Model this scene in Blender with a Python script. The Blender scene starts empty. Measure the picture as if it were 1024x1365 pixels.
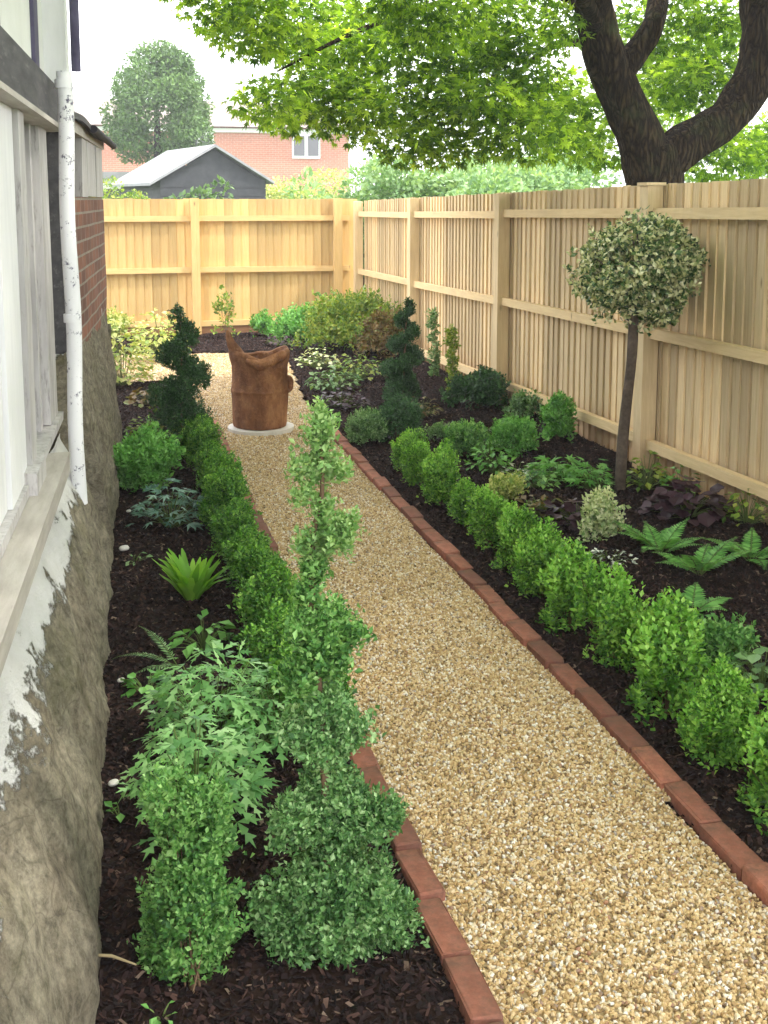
import bpy, math, numpy as np
from mathutils import Vector, noise as mnoise
rng = np.random.default_rng(7)
scene = bpy.context.scene
COL = scene.collection
R = math.radians
def smooth_path(P, m):
    P = np.array(P, float); t = np.linspace(0, len(P)-1, m); out_ = []
    for q in t:
        i = min(int(q), len(P)-2); f = q-i; p0 = P[max(i-1, 0)]; p1 = P[i]; p2 = P[i+1]; p3 = P[min(i+2, len(P)-1)]
        out_.append(.5*((2*p1)+(-p0+p2)*f+(2*p0-5*p1+4*p2-p3)*f*f+(-p0+3*p1-3*p2+p3)*f**3))
    return np.array(out_)
# ------------------------------------------------------------------ camera numbers (also used to read ground positions)
CF, CX, CY, CH = 1550., 512., 483., 1.65
CT = R(8.0); CP = math.atan(397*math.cos(CT)/CF)
def ray(x, y):
    a = (x-CX)/CF; b = -(y-CY)/CF
    fy = math.cos(CT)+b*math.sin(CT); fz = -math.sin(CT)+b*math.cos(CT)
    return (a*math.cos(CP)+fy*math.sin(CP), -a*math.sin(CP)+fy*math.cos(CP), fz)
def G(x, y, z=0.):
    X, Y, Z = ray(x, y); t = (z-CH)/Z; return (X*t, Y*t)
def atY(x, y, Y0):
    X, Y, Z = ray(x, y); t = Y0/Y; return (X*t, Y0, CH+Z*t)
def proj(X, Y, Z):
    Z = Z-CH
    r = X*math.cos(CP)-Y*math.sin(CP); f = X*math.sin(CP)+Y*math.cos(CP)
    d = f*math.cos(CT)-Z*math.sin(CT); u = f*math.sin(CT)+Z*math.cos(CT)
    return CX+CF*r/d, CY-CF*u/d
# ------------------------------------------------------------------ object helpers
def tag(o, label=None, cat=None, group=None, kind=None):
    if label: o['label'] = label
    if cat: o['category'] = cat
    if group: o['group'] = group
    if kind: o['kind'] = kind
    return o
def empty(name, loc, rz=0., label=None, cat=None, group=None):
    o = bpy.data.objects.new(name, None); COL.objects.link(o)
    o.location = loc; o.rotation_euler = (0, 0, rz); o.empty_display_size = .1
    return tag(o, label, cat, group)
def link(name, me, mat=None, parent=None):
    o = bpy.data.objects.new(name, me); COL.objects.link(o)
    if mat is not None and len(me.materials) == 0: me.materials.append(mat)
    if parent is not None: o.parent = parent
    return o
def npmesh(name, V, F, smooth=False):
    """V (N,3); F list of int arrays (M,k)"""
    me = bpy.data.meshes.new(name)
    V = np.asarray(V, dtype=np.float32)
    if not isinstance(F, (list, tuple)): F = [F]
    F = [np.asarray(f, dtype=np.int32) for f in F if len(f)]
    li = np.concatenate([f.ravel() for f in F])
    tot = np.concatenate([np.full(len(f), f.shape[1], dtype=np.int32) for f in F])
    st = np.concatenate([[0], np.cumsum(tot)[:-1]]).astype(np.int32)
    me.vertices.add(len(V)); me.vertices.foreach_set('co', V.ravel())
    me.loops.add(len(li)); me.loops.foreach_set('vertex_index', li)
    me.polygons.add(len(tot)); me.polygons.foreach_set('loop_start', st); me.polygons.foreach_set('loop_total', tot)
    me.polygons.foreach_set('use_smooth', np.full(len(tot), bool(smooth)))
    me.update(calc_edges=True); me.validate()
    return me
class MB:
    """collects pieces into ONE mesh"""
    def __init__(s): s.V = []; s.F = {}; s.n = 0
    def add(s, V, F):
        V = np.asarray(V, float); s.V.append(V)
        for f in (F if isinstance(F, list) else [F]):
            f = np.asarray(f, int)
            if len(f): s.F.setdefault(f.shape[1], []).append(f+s.n)
        s.n += len(V); return s
    def box(s, x0, x1, y0, y1, z0, z1, rot=0., piv=None, jit=0.):
        V = np.array([(x, y, z) for z in (z0, z1) for y in (y0, y1) for x in (x0, x1)], float)
        if jit: V += rng.normal(0, jit, V.shape)
        if rot:
            p = np.array(piv if piv is not None else ((x0+x1)/2, (y0+y1)/2, 0.)); c, q = math.cos(rot), math.sin(rot)
            d = V-p; V = p+np.stack([d[:, 0]*c-d[:, 1]*q, d[:, 0]*q+d[:, 1]*c, d[:, 2]], 1)
        return s.add(V, np.array([(0, 2, 3, 1), (4, 5, 7, 6), (0, 1, 5, 4), (2, 6, 7, 3), (0, 4, 6, 2), (1, 3, 7, 5)]))
    def beam(s, a, b, w, h, up=(0, 0, 1)):
        a = np.array(a, float); b = np.array(b, float); d = b-a; d /= np.linalg.norm(d)
        u = np.array(up, float); r = np.cross(d, u); r /= np.linalg.norm(r); u = np.cross(r, d)
        V = [p+r*sx*w/2+u*sz*h/2 for sz in (-1, 1) for p in (a, b) for sx in (-1, 1)]
        return s.add(V, np.array([(0, 2, 3, 1), (4, 5, 7, 6), (0, 1, 5, 4), (2, 6, 7, 3), (0, 4, 6, 2), (1, 3, 7, 5)]))
    def tube(s, P, rad, n=8, cap=True, bump=0., bf=3., seed=0.):
        P = np.asarray(P, float); rad = np.broadcast_to(np.asarray(rad, float), (len(P),)); m = len(P)
        T = np.gradient(P, axis=0); T /= np.linalg.norm(T, axis=1)[:, None]+1e-9
        ref = np.array([1., 0, 0]) if abs(T[0, 0]) < .8 else np.array([0, 1., 0])
        rings = []
        for i in range(m):
            u = ref-T[i]*np.dot(ref, T[i]); u /= np.linalg.norm(u); ref = u; v = np.cross(T[i], u)
            a = np.arange(n)*2*math.pi/n
            rr = np.full(n, rad[i])
            if bump:
                rr = rr*np.array([1+bump*mnoise.noise(Vector((math.cos(q)*bf, math.sin(q)*bf, i*.35+seed))) for q in a])
            rings.append(P[i]+rr[:, None]*(np.cos(a)[:, None]*u+np.sin(a)[:, None]*v))
        V = np.concatenate(rings); F = []
        for i in range(m-1):
            j = np.arange(n); k = (j+1) % n
            F.append(np.stack([i*n+j, i*n+k, (i+1)*n+k, (i+1)*n+j], 1))
        s.add(V, np.concatenate(F))
        if cap:
            s.add(np.vstack([rings[0], P[:1]]), np.stack([(np.arange(n)+1) % n, np.arange(n), np.full(n, n)], 1))
            s.add(np.vstack([rings[-1], P[-1:]]), np.stack([np.arange(n), (np.arange(n)+1) % n, np.full(n, n)], 1))
        return s
    def lathe(s, prof, c=(0, 0, 0), n=24, fn=None):
        V = []
        for (r, z) in prof:
            for k in range(n):
                a = 2*math.pi*k/n; rr, zz = (r, z) if fn is None else fn(r, z, a)
                V.append((c[0]+rr*math.cos(a), c[1]+rr*math.sin(a), c[2]+zz))
        F = [(i*n+k, i*n+(k+1) % n, (i+1)*n+(k+1) % n, (i+1)*n+k) for i in range(len(prof)-1) for k in range(n)]
        return s.add(V, np.array(F))
    def mesh(s, name, smooth=False): return npmesh(name, np.concatenate(s.V), [np.concatenate(f) for f in s.F.values()], smooth)
    def build(s, name, mat, parent=None, smooth=False): return link(name, s.mesh(name, smooth), mat, parent)
# ------------------------------------------------------------------ materials
def newmat(name):
    m = bpy.data.materials.new(name); m.use_nodes = True; nt = m.node_tree; nt.nodes.clear()
    out = nt.nodes.new('ShaderNodeOutputMaterial'); return m, nt, out
def N(nt, t, **kw):
    n = nt.nodes.new(t)
    for k, v in kw.items():
        if k == 'inp':
            for a, b in v.items(): n.inputs[a].default_value = b
        else: setattr(n, k, v)
    return n
def ramp(nt, stops, fac=None, interp='LINEAR'):
    r = nt.nodes.new('ShaderNodeValToRGB'); cr = r.color_ramp; cr.interpolation = interp
    while len(cr.elements) < len(stops): cr.elements.new(.5)
    for e, (p, c) in zip(cr.elements, stops): e.position = p; e.color = (*c, 1) if len(c) == 3 else c
    if fac is not None: nt.links.new(fac, r.inputs[0])
    return r
def mixc(nt, fac, a, b, blend='MIX'):
    m = nt.nodes.new('ShaderNodeMix'); m.data_type = 'RGBA'; m.blend_type = blend
    for sock, v in ((m.inputs[0], fac), (m.inputs[6], a), (m.inputs[7], b)):
        if hasattr(v, 'links'): nt.links.new(v, sock)
        elif isinstance(v, (int, float)): sock.default_value = v
        else: sock.default_value = (*v, 1)
    return m.outputs[2]
def noise(nt, scale, detail=4, rough=.6, vec=None, dist=0.):
    n = N(nt, 'ShaderNodeTexNoise', inp={'Scale': scale, 'Detail': detail, 'Roughness': rough, 'Distortion': dist})
    if vec is not None: nt.links.new(vec, n.inputs['Vector'])
    return n.outputs[0]
def objco(nt, scale=None):
    t = nt.nodes.new('ShaderNodeTexCoord').outputs['Object']
    if scale is None: return t
    m = N(nt, 'ShaderNodeMapping'); m.inputs['Scale'].default_value = scale; nt.links.new(t, m.inputs[0]); return m.outputs[0]
def bsdf(nt, out, col, rough=.7, bump=None, bs=.3, bd=.01, spec=.5, metal=0.):
    b = N(nt, 'ShaderNodeBsdfPrincipled', inp={'Specular IOR Level': spec, 'Metallic': metal})
    if hasattr(col, 'links'): nt.links.new(col, b.inputs['Base Color'])
    else: b.inputs['Base Color'].default_value = (*col, 1)
    if hasattr(rough, 'links'): nt.links.new(rough, b.inputs['Roughness'])
    else: b.inputs['Roughness'].default_value = rough
    if bump is not None:
        bp = N(nt, 'ShaderNodeBump', inp={'Strength': bs, 'Distance': bd}); nt.links.new(bump, bp.inputs['Height'])
        nt.links.new(bp.outputs[0], b.inputs['Normal'])
    nt.links.new(b.outputs[0], out.inputs[0]); return b
def leafmat(name, cols, trans=.3, nsc=9., rough=.45, spec=.35, tr_tint=(1.3, 1.25, .5), edge=None):
    """cols: list of colours spread over the leaves at random (one per leaf), with a soft clump variation"""
    m, nt, out = newmat(name)
    g = N(nt, 'ShaderNodeNewGeometry'); n = noise(nt, nsc, 2, .5, objco(nt))
    a = N(nt, 'ShaderNodeMath', operation='MULTIPLY_ADD'); a.inputs[1].default_value = .92
    nt.links.new(g.outputs['Random Per Island'], a.inputs[0])
    b = N(nt, 'ShaderNodeMath', operation='MULTIPLY_ADD'); b.inputs[1].default_value = .8; b.inputs[2].default_value = -.36
    nt.links.new(n, b.inputs[0]); nt.links.new(b.outputs[0], a.inputs[2])
    k = len(cols); r = ramp(nt, [(i/(k-1), c) for i, c in enumerate(cols)], a.outputs[0])
    col = r.outputs[0]
    if edge is not None:   # patchy cream variegation
        w = noise(nt, 140., 2, .5, objco(nt)); rr = ramp(nt, [(.47, (0, 0, 0)), (.56, (1, 1, 1))], w)
        col = mixc(nt, rr.outputs[0], col, edge)
    p = N(nt, 'ShaderNodeBsdfPrincipled', inp={'Roughness': rough, 'Specular IOR Level': spec}); nt.links.new(col, p.inputs['Base Color'])
    t = N(nt, 'ShaderNodeBsdfTranslucent'); tc = mixc(nt, 1., col, tr_tint, 'MULTIPLY'); nt.links.new(tc, t.inputs[0])
    mx = N(nt, 'ShaderNodeMixShader', inp={0: trans}); nt.links.new(p.outputs[0], mx.inputs[1]); nt.links.new(t.outputs[0], mx.inputs[2])
    nt.links.new(mx.outputs[0], out.inputs[0]); return m
def woodmat(name, c1, c2, grain=(14, 14, .9), rough=.75, dark=(.2, .12, .06), knots=True, stain=None, splash=False):
    m, nt, out = newmat(name)
    g = N(nt, 'ShaderNodeNewGeometry'); co = objco(nt, grain)
    ad = N(nt, 'ShaderNodeVectorMath', operation='ADD'); nt.links.new(co, ad.inputs[0])
    cm = N(nt, 'ShaderNodeCombineXYZ'); mu = N(nt, 'ShaderNodeMath', operation='MULTIPLY'); mu.inputs[1].default_value = 37.
    nt.links.new(g.outputs['Random Per Island'], mu.inputs[0]); nt.links.new(mu.outputs[0], cm.inputs[0]); nt.links.new(mu.outputs[0], cm.inputs[2])
    nt.links.new(cm.outputs[0], ad.inputs[1])
    n = noise(nt, 3.5, 6, .65, ad.outputs[0], .6)
    r = ramp(nt, [(.25, c1), (.75, c2)], n)
    v = ramp(nt, [(0, (.70, .68, .66)), (.5, (.95, .94, .92)), (1, (1.18, 1.14, 1.08))], g.outputs['Random Per Island'])
    col = mixc(nt, 1., r.outputs[0], v.outputs[0], 'MULTIPLY')
    if knots:
        k = N(nt, 'ShaderNodeTexVoronoi', inp={'Scale': 2.2}); kc = objco(nt, (2.2, 2.2, .9)); nt.links.new(kc, k.inputs['Vector'])
        kr = ramp(nt, [(.0, (1, 1, 1)), (.075, (0, 0, 0))], k.outputs['Distance']); col = mixc(nt, kr.outputs[0], col, dark)
    st = noise(nt, 1.3, 5, .7, objco(nt)); sr = ramp(nt, [(.5, (0, 0, 0)), (.8, (.45, .45, .45))], st)
    col = mixc(nt, sr.outputs[0], col, stain if stain else tuple(c*.6 for c in c1))
    if splash:      # damp, soil-splashed board bottoms
        sp = N(nt, 'ShaderNodeSeparateXYZ'); nt.links.new(objco(nt), sp.inputs[0]); q = noise(nt, 5., 6, .7, objco(nt, (1, 1, .6)))
        h = N(nt, 'ShaderNodeMath', operation='MULTIPLY_ADD'); h.inputs[1].default_value = .5; nt.links.new(q, h.inputs[0]); nt.links.new(sp.outputs['Z'], h.inputs[2])
        col = mixc(nt, ramp(nt, [(.22, (.75, .75, .75)), (.52, (0, 0, 0))], h.outputs[0]).outputs[0], col, (.36, .19, .085))
    bsdf(nt, out, col, rough, n, .35, .004, .25); return m
M = {}
LV = dict(
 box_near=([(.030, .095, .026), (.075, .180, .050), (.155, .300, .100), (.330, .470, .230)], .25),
 box_lit=([(.09, .19, .05), (.15, .28, .085), (.24, .37, .14), (.34, .46, .2)], .3),
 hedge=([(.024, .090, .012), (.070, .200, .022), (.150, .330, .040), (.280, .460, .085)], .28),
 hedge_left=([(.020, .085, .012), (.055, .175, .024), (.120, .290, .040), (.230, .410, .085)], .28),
 dark=([(.010, .042, .012), (.022, .075, .022), (.042, .120, .034), (.085, .190, .065)], .15),
 oval=([(.030, .100, .024), (.075, .200, .042), (.150, .310, .080), (.270, .440, .150)], .28),
 peony=([(.060, .170, .050), (.120, .280, .085), (.200, .390, .135), (.320, .500, .230)], .35),
 strap=([(.090, .230, .015), (.140, .320, .025), (.200, .400, .040), (.260, .460, .060)], .35),
 fern=([(.060, .185, .035), (.095, .265, .050), (.150, .350, .080), (.230, .450, .130)], .3),
 blue=([(.030, .090, .060), (.060, .150, .105), (.120, .230, .180), (.240, .350, .300)], .2),
 yellow=([(.16, .27, .05), (.32, .42, .10), (.55, .58, .20), (.75, .74, .38)], .3),
 gold=([(.060, .130, .016), (.110, .200, .022), (.190, .270, .035), (.300, .320, .060)], .3),
 cream=([(.12, .24, .06), (.45, .55, .28), (.68, .72, .45), (.82, .83, .62)], .25),
 silver=([(.25, .30, .24), (.5, .54, .47), (.72, .73, .68), (.85, .85, .82)], .2),
 purple=([(.018, .008, .012), (.040, .016, .024), (.065, .028, .040), (.110, .060, .080)], .12),
 sage=([(.045, .110, .035), (.090, .190, .060), (.160, .280, .110), (.280, .390, .210)], .25),
 russet=([(.060, .060, .016), (.130, .080, .025), (.180, .120, .040), (.130, .190, .040)], .2),
 far_tree=([(.045, .10, .030), (.075, .150, .042), (.110, .200, .058), (.150, .250, .075)], .2),
 far_bush=([(.090, .180, .070), (.150, .260, .110), (.220, .340, .160), (.300, .420, .220)], .35),
 lime=([(.10, .26, .03), (.16, .36, .05), (.24, .45, .08), (.34, .54, .13)], .35),
 canopy=([(.040, .100, .014), (.100, .200, .022), (.220, .350, .035), (.420, .560, .085)], .66),
)
for k, (c, t) in LV.items():
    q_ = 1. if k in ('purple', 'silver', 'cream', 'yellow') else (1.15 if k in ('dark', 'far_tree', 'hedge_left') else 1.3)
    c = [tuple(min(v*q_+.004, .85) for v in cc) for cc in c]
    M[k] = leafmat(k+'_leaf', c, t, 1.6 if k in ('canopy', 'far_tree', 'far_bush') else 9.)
M['holly'] = leafmat('holly_leaf', [(.020, .055, .018), (.06, .14, .04), (.16, .24, .08), (.55, .56, .28), (.80, .78, .48), (.88, .86, .64)], .15, 30., .35, .5)
M['stem'] = woodmat('stem_bark', (.09, .055, .03), (.2, .13, .08), (8, 8, 3), .85, knots=False)
M['green_stem'] = woodmat('green_stem', (.10, .16, .04), (.16, .22, .07), (8, 8, 3), .7, knots=False)
M['fence'] = woodmat('pale_timber', (.60, .45, .26), (.82, .67, .43), stain=(.52, .40, .24), splash=True)
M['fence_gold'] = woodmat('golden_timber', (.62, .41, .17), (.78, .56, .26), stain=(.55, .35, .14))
M['gravel_board'] = woodmat('brown_board', (.20, .10, .05), (.32, .17, .09), (1, 1, 10), .8, knots=False)
def simple(name, c1, c2, scale=12, rough=.8, bs=.3, bd=.005, detail=6, spec=.3, co=None):
    m, nt, out = newmat(name); n = noise(nt, scale, detail, .65, objco(nt, co)); r = ramp(nt, [(.3, c1), (.7, c2)], n)
    bsdf(nt, out, r.outputs[0], rough, n, bs, bd, spec); return m
m, nt, out = newmat('dark_bark'); M['bark'] = m
bc = objco(nt, (1, 1, .22)); vb = N(nt, 'ShaderNodeTexVoronoi', feature='DISTANCE_TO_EDGE', inp={'Scale': 22.}); nzb = N(nt, 'ShaderNodeTexNoise', inp={'Scale': 6., 'Detail': 5})
nt.links.new(bc, nzb.inputs['Vector']); adb = N(nt, 'ShaderNodeVectorMath', operation='MULTIPLY_ADD'); nt.links.new(nzb.outputs['Color'], adb.inputs[0]); adb.inputs[1].default_value = (.25, .25, .25); nt.links.new(bc, adb.inputs[2]); nt.links.new(adb.outputs[0], vb.inputs['Vector'])
rb = ramp(nt, [(0, (.006, .004, .003)), (.12, (.030, .019, .012)), (.4, (.075, .050, .032))], vb.outputs['Distance'])
cb_ = mixc(nt, ramp(nt, [(.55, (0, 0, 0)), (.75, (.5, .5, .5))], noise(nt, 2.5, 6, .7, objco(nt))).outputs[0], rb.outputs[0], (.06, .075, .03))
bsdf(nt, out, cb_, .95, vb.outputs['Distance'], 1., .05, .1)
M['holly_bark'] = simple('grey_brown_bark', (.05, .035, .028), (.16, .12, .09), 20, .9, .6, .006)
M['soil'] = simple('dark_soil', (.010, .006, .005), (.045, .026, .020), 16, 1., .9, .03, 8, .1)
M['grass'] = simple('lawn', (.05, .11, .02), (.10, .18, .04), 3, 1., .4, .03)
M['slate'] = simple('dark_timber_cladding', (.028, .030, .036), (.055, .058, .066), 6, .7, .3, .005)
M['felt'] = simple('grey_roof_felt', (.22, .225, .24), (.33, .33, .35), 5, .85)
M['tile'] = simple('grey_brown_roof_tiles', (.22, .17, .15), (.34, .28, .25), 6, .85)
M['white_paint'] = simple('white_paint', (.72, .72, .70), (.82, .82, .80), 5, .55)
M['glass'] = simple('dark_glass', (.03, .035, .04), (.05, .055, .06), 2, .08, 0., .001, spec=.8)
M['dark_gap'] = simple('recess_shade_and_gutter', (.02, .018, .025), (.05, .045, .055), 8, .8)
M['cane'] = simple('bamboo_cane', (.40, .30, .15), (.52, .42, .24), 9, .6)
M['stone_white'] = simple('pale_stone', (.60, .57, .52), (.78, .76, .72), 30, .7)
M['disc'] = simple('pale_disc', (.50, .47, .42), (.66, .63, .58), 14, .8)
# terracotta pot : rust brown with darker streaks
m, nt, out = newmat('rust_brown_pot'); M['pot'] = m
n = noise(nt, 7, 7, .7, objco(nt, (1, 1, .5))); r = ramp(nt, [(.3, (.09, .038, .018)), (.5, (.23, .10, .045)), (.68, (.40, .20, .09))], n)
n2 = noise(nt, 24, 5, .7, objco(nt)); c = mixc(nt, ramp(nt, [(.55, (0, 0, 0)), (.75, (.5, .5, .5))], n2).outputs[0], r.outputs[0], (.5, .28, .14))
bsdf(nt, out, c, .8, n2, .9, .02, .2)
# edging brick
m, nt, out = newmat('red_brick'); M['brick'] = m
g = N(nt, 'ShaderNodeObjectInfo'); n = noise(nt, 30, 6, .7, objco(nt)); r = ramp(nt, [(.3, (.32, .115, .075)), (.7, (.50, .21, .145))], n)
v = ramp(nt, [(0, (.52, .52, .54)), (.5, (.9, .86, .84)), (1, (1.2, 1.15, 1.1))], g.outputs['Random']); c = mixc(nt, 1., r.outputs[0], v.outputs[0], 'MULTIPLY')
d = ramp(nt, [(.40, (0, 0, 0)), (.66, (.8, .8, .8))], noise(nt, 11, 8, .8, objco(nt))); c = mixc(nt, d.outputs[0], c, (.13, .08, .055))
bsdf(nt, out, c, .9, n, .5, .004, .2)
# old brickwork (mapped on the wall's Y,Z)
def brickwall(name, c1, c2, mort, sc=1., axis='Y', rough=.9):
    m, nt, out = newmat(name); t = objco(nt); s = N(nt, 'ShaderNodeSeparateXYZ'); nt.links.new(t, s.inputs[0])
    cb = N(nt, 'ShaderNodeCombineXYZ'); ax_ = N(nt, 'ShaderNodeMath', operation='ADD'); nt.links.new(s.outputs['X'], ax_.inputs[0]); nt.links.new(s.outputs['Y'], ax_.inputs[1]); nt.links.new(ax_.outputs[0], cb.inputs[0]); nt.links.new(s.outputs['Z'], cb.inputs[1])
    b = N(nt, 'ShaderNodeTexBrick', inp={'Scale': sc, 'Mortar Size': .007, 'Brick Width': .225, 'Row Height': .075, 'Mortar Smooth': .2, 'Bias': 0.})
    b.inputs['Color1'].default_value = (*c1, 1); b.inputs['Color2'].default_value = (*c2, 1); b.inputs['Mortar'].default_value = (*mort, 1)
    nt.links.new(cb.outputs[0], b.inputs['Vector'])
    n = noise(nt, 14, 6, .7, t); c = mixc(nt, 1., b.outputs[0], ramp(nt, [(.2, (.6, .6, .6)), (.8, (1.3, 1.3, 1.3))], n).outputs[0], 'MULTIPLY')
    bsdf(nt, out, c, rough, b.outputs['Fac'], -.5, .006, .2); return m
M['old_brick'] = brickwall('old_brickwork', (.30, .13, .085), (.17, .085, .065), (.30, .26, .21))
M['house_brick'] = brickwall('orange_brickwork', (.50, .19, .12), (.44, .16, .10), (.5, .36, .28), axis='X')
# rubble plinth with flaking white limewash
def rubblemat(mname, lime):
    m, nt, out = newmat(mname)
    s = N(nt, 'ShaderNodeSeparateXYZ'); nt.links.new(objco(nt), s.inputs[0]); t = objco(nt, (.8, .55, 1.))
    vo = N(nt, 'ShaderNodeTexVoronoi', feature='DISTANCE_TO_EDGE', inp={'Scale': 4.2})
    wv = N(nt, 'ShaderNodeVectorMath', operation='ADD'); nt.links.new(t, wv.inputs[0])
    nz = N(nt, 'ShaderNodeTexNoise', inp={'Scale': 3., 'Detail': 4}); nt.links.new(t, nz.inputs['Vector'])
    ws = N(nt, 'ShaderNodeVectorMath', operation='SCALE', inp={'Scale': .35}); nt.links.new(nz.outputs['Color'], ws.inputs[0]); nt.links.new(ws.outputs[0], wv.inputs[1])
    nt.links.new(wv.outputs[0], vo.inputs['Vector'])
    n1 = noise(nt, 5, 9, .72, t); n2 = noise(nt, 30, 8, .8, t)
    st = ramp(nt, [(.25, (.12, .10, .075)), (.42, (.22, .19, .14)), (.56, (.30, .27, .205)), (.62, (.21, .185, .14)), (.78, (.46, .42, .35))], n1)
    c = mixc(nt, 1., st.outputs[0], ramp(nt, [(.36, (.45, .44, .42)), (.5, (.95, .94, .92)), (.66, (1.5, 1.48, 1.44))], n2).outputs[0], 'MULTIPLY')
    c = mixc(nt, ramp(nt, [(.0, (.4, .4, .4)), (.012, (0, 0, 0))], vo.outputs['Distance']).outputs[0], c, (.055, .045, .035))
    moss = ramp(nt, [(.52, (0, 0, 0)), (.7, (.6, .6, .6))], noise(nt, 2.6, 6, .7, t)); c = mixc(nt, moss.outputs[0], c, (.13, .125, .05))
    # limewash mask: height above a line that rises with distance along the wall
    ln = N(nt, 'ShaderNodeMath', operation='MULTIPLY_ADD'); ln.inputs[1].default_value = .0; ln.inputs[2].default_value = lime
    nt.links.new(s.outputs['Y'], ln.inputs[0])
    df = N(nt, 'ShaderNodeMath', operation='SUBTRACT'); nt.links.new(s.outputs['Z'], df.inputs[0]); nt.links.new(ln.outputs[0], df.inputs[1])
    nm = N(nt, 'ShaderNodeMath', operation='MULTIPLY_ADD'); nm.inputs[1].default_value = .5; nm.inputs[2].default_value = -.25
    nt.links.new(noise(nt, 4., 9, .75, t), nm.inputs[0])
    sm = N(nt, 'ShaderNodeMath', operation='ADD'); nt.links.new(df.outputs[0], sm.inputs[0]); nt.links.new(nm.outputs[0], sm.inputs[1])
    mk = ramp(nt, [(.0, (0, 0, 0)), (.02, (1, 1, 1))], sm.outputs[0])
    fl = ramp(nt, [(.60, (1, 1, 1)), (.64, (0, 0, 0))], noise(nt, 9, 9, .8, t))
    mm = mixc(nt, 1., mk.outputs[0], fl.outputs[0], 'MULTIPLY')
    wc = ramp(nt, [(.3, (.70, .69, .66)), (.6, (.84, .83, .81))], n1)
    c = mixc(nt, mm, c, wc.outputs[0])
    hb = N(nt, 'ShaderNodeMath', operation='ADD'); nt.links.new(n2, hb.inputs[0]); nt.links.new(mm, hb.inputs[1])
    bsdf(nt, out, c, .92, hb.outputs[0], 1., .02, .15)
    return m
M['plinth'] = rubblemat('rubble_and_limewash', .36); M['rubble'] = rubblemat('bare_rubble', .92)
def flaky(name, base1, base2, under, lo, hi, scale=6., co=None, uw=.8, rough=.7):
    m, nt, out = newmat(name); t = objco(nt, co); n = noise(nt, 4, 5, .6, t); f = noise(nt, scale, 9, uw, t)
    b = ramp(nt, [(.3, base1), (.7, base2)], n); k = ramp(nt, [(lo, (0, 0, 0)), (hi, (1, 1, 1))], f)
    c = mixc(nt, k.outputs[0], b.outputs[0], under); bsdf(nt, out, c, rough, f, .4, .004, .3); return m
M['render'] = flaky('white_render', (.76, .76, .73), (.85, .85, .83), (.5, .46, .4), .66, .74)
M['grey_board'] = flaky('worn_white_boards', (.42, .395, .39), (.62, .60, .59), (.22, .20, .19), .54, .68, 7, (5, 5, .7))
M['white_board'] = flaky('white_boards', (.74, .74, .75), (.84, .84, .84), (.42, .38, .33), .66, .74, 6, (4, 4, .7))
M['black_beam'] = flaky('black_oak_beam', (.045, .042, .048), (.10, .095, .10), (.20, .19, .19), .55, .7, 5, (6, 1, 6))
M['sill'] = flaky('worn_oak_sill', (.40, .36, .32), (.56, .52, .47), (.24, .21, .18), .6, .72, 7, (6, 1, 6))
M['white_pipe'] = flaky('peeling_white_pipe', (.80, .80, .82), (.86, .86, .87), (.12, .11, .17), .57, .60, 20)
M['purple_timber'] = simple('dark_blue_grey_timber', (.06, .05, .10), (.12, .11, .18), 9, .7)
# ------------------------------------------------------------------ leaf machinery
TPL = {
 'dia': (np.array([(0, 0, 0), (.30, .5, .05), (0, 1, -.05), (-.30, .5, .05)]), [np.array([(0, 1, 2), (0, 2, 3)])]),
 'ov': (np.array([(0, 0, 0), (0, .45, -.05), (0, 1, -.12), (-.33, .5, .07), (.33, .5, .07)]), [np.array([(0, 1, 3), (1, 2, 3), (0, 4, 1), (1, 4, 2)])]),
 'pin': (np.array([(0, 0, 0), (.11, .3, .02), (.07, .75, 0), (0, 1, -.03), (-.07, .75, 0), (-.11, .3, .02)]), [np.array([(0, 1, 2, 3), (0, 3, 4, 5)])]),
 'round': (np.array([(0, 0, 0), (0, .5, -.06), (0, .95, -.1), (-.42, .22, .05), (-.5, .62, .06), (.42, .22, .05), (.5, .62, .06)]),
           [np.array([(0, 1, 3), (1, 4, 3), (1, 2, 4), (0, 5, 1), (1, 5, 6), (1, 6, 2)])]),
}
def lobed():   # hand-shaped leaf of five pointed lobes
    pts = [(0, 0, 0)]; ang = [-75, -52, -38, -18, 0, 18, 38, 52, 75]; ln = [.62, .34, .86, .42, 1., .42, .86, .34, .62]
    for a, l in zip(ang, ln): pts.append((math.sin(R(a))*l, math.cos(R(a))*l+.02, -.12*l*l+.05*(l < .5)))
    return np.array(pts), [np.array([(0, i+1, i) for i in range(1, 9)])]
TPL['lobed'] = lobed()
def cut_leaf():  # three deeply cut leaflets
    pts = []; F = []
    for a in (-62, 0, 62):
        b = len(pts); L = 1. if a == 0 else .85
        base = [(0, .0), (.15, .40), (.045, .46), (.23, .72), (.06, .70), (0, 1), (-.06, .70), (-.23, .72), (-.045, .46), (-.15, .40)]
        for (x, y) in base:
            x *= L; y *= L; c, s_ = math.cos(R(a)), math.sin(R(a)); X = x*c+y*s_; Y = -x*s_+y*c
            pts.append((X, Y, -.22*(X*X+Y*Y)+.12*abs(x)))
        F += [(b, b+1, b+9), (b+1, b+2, b+8), (b+1, b+8, b+9), (b+2, b+3, b+4), (b+2, b+4, b+6), (b+2, b+6, b+8), (b+6, b+7, b+8), (b+4, b+5, b+6)]
    return np.array(pts), [np.array(F)]
TPL['cut'] = cut_leaf()
def unit(a): return a/(np.linalg.norm(a, axis=-1, keepdims=True)+1e-9)
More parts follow.
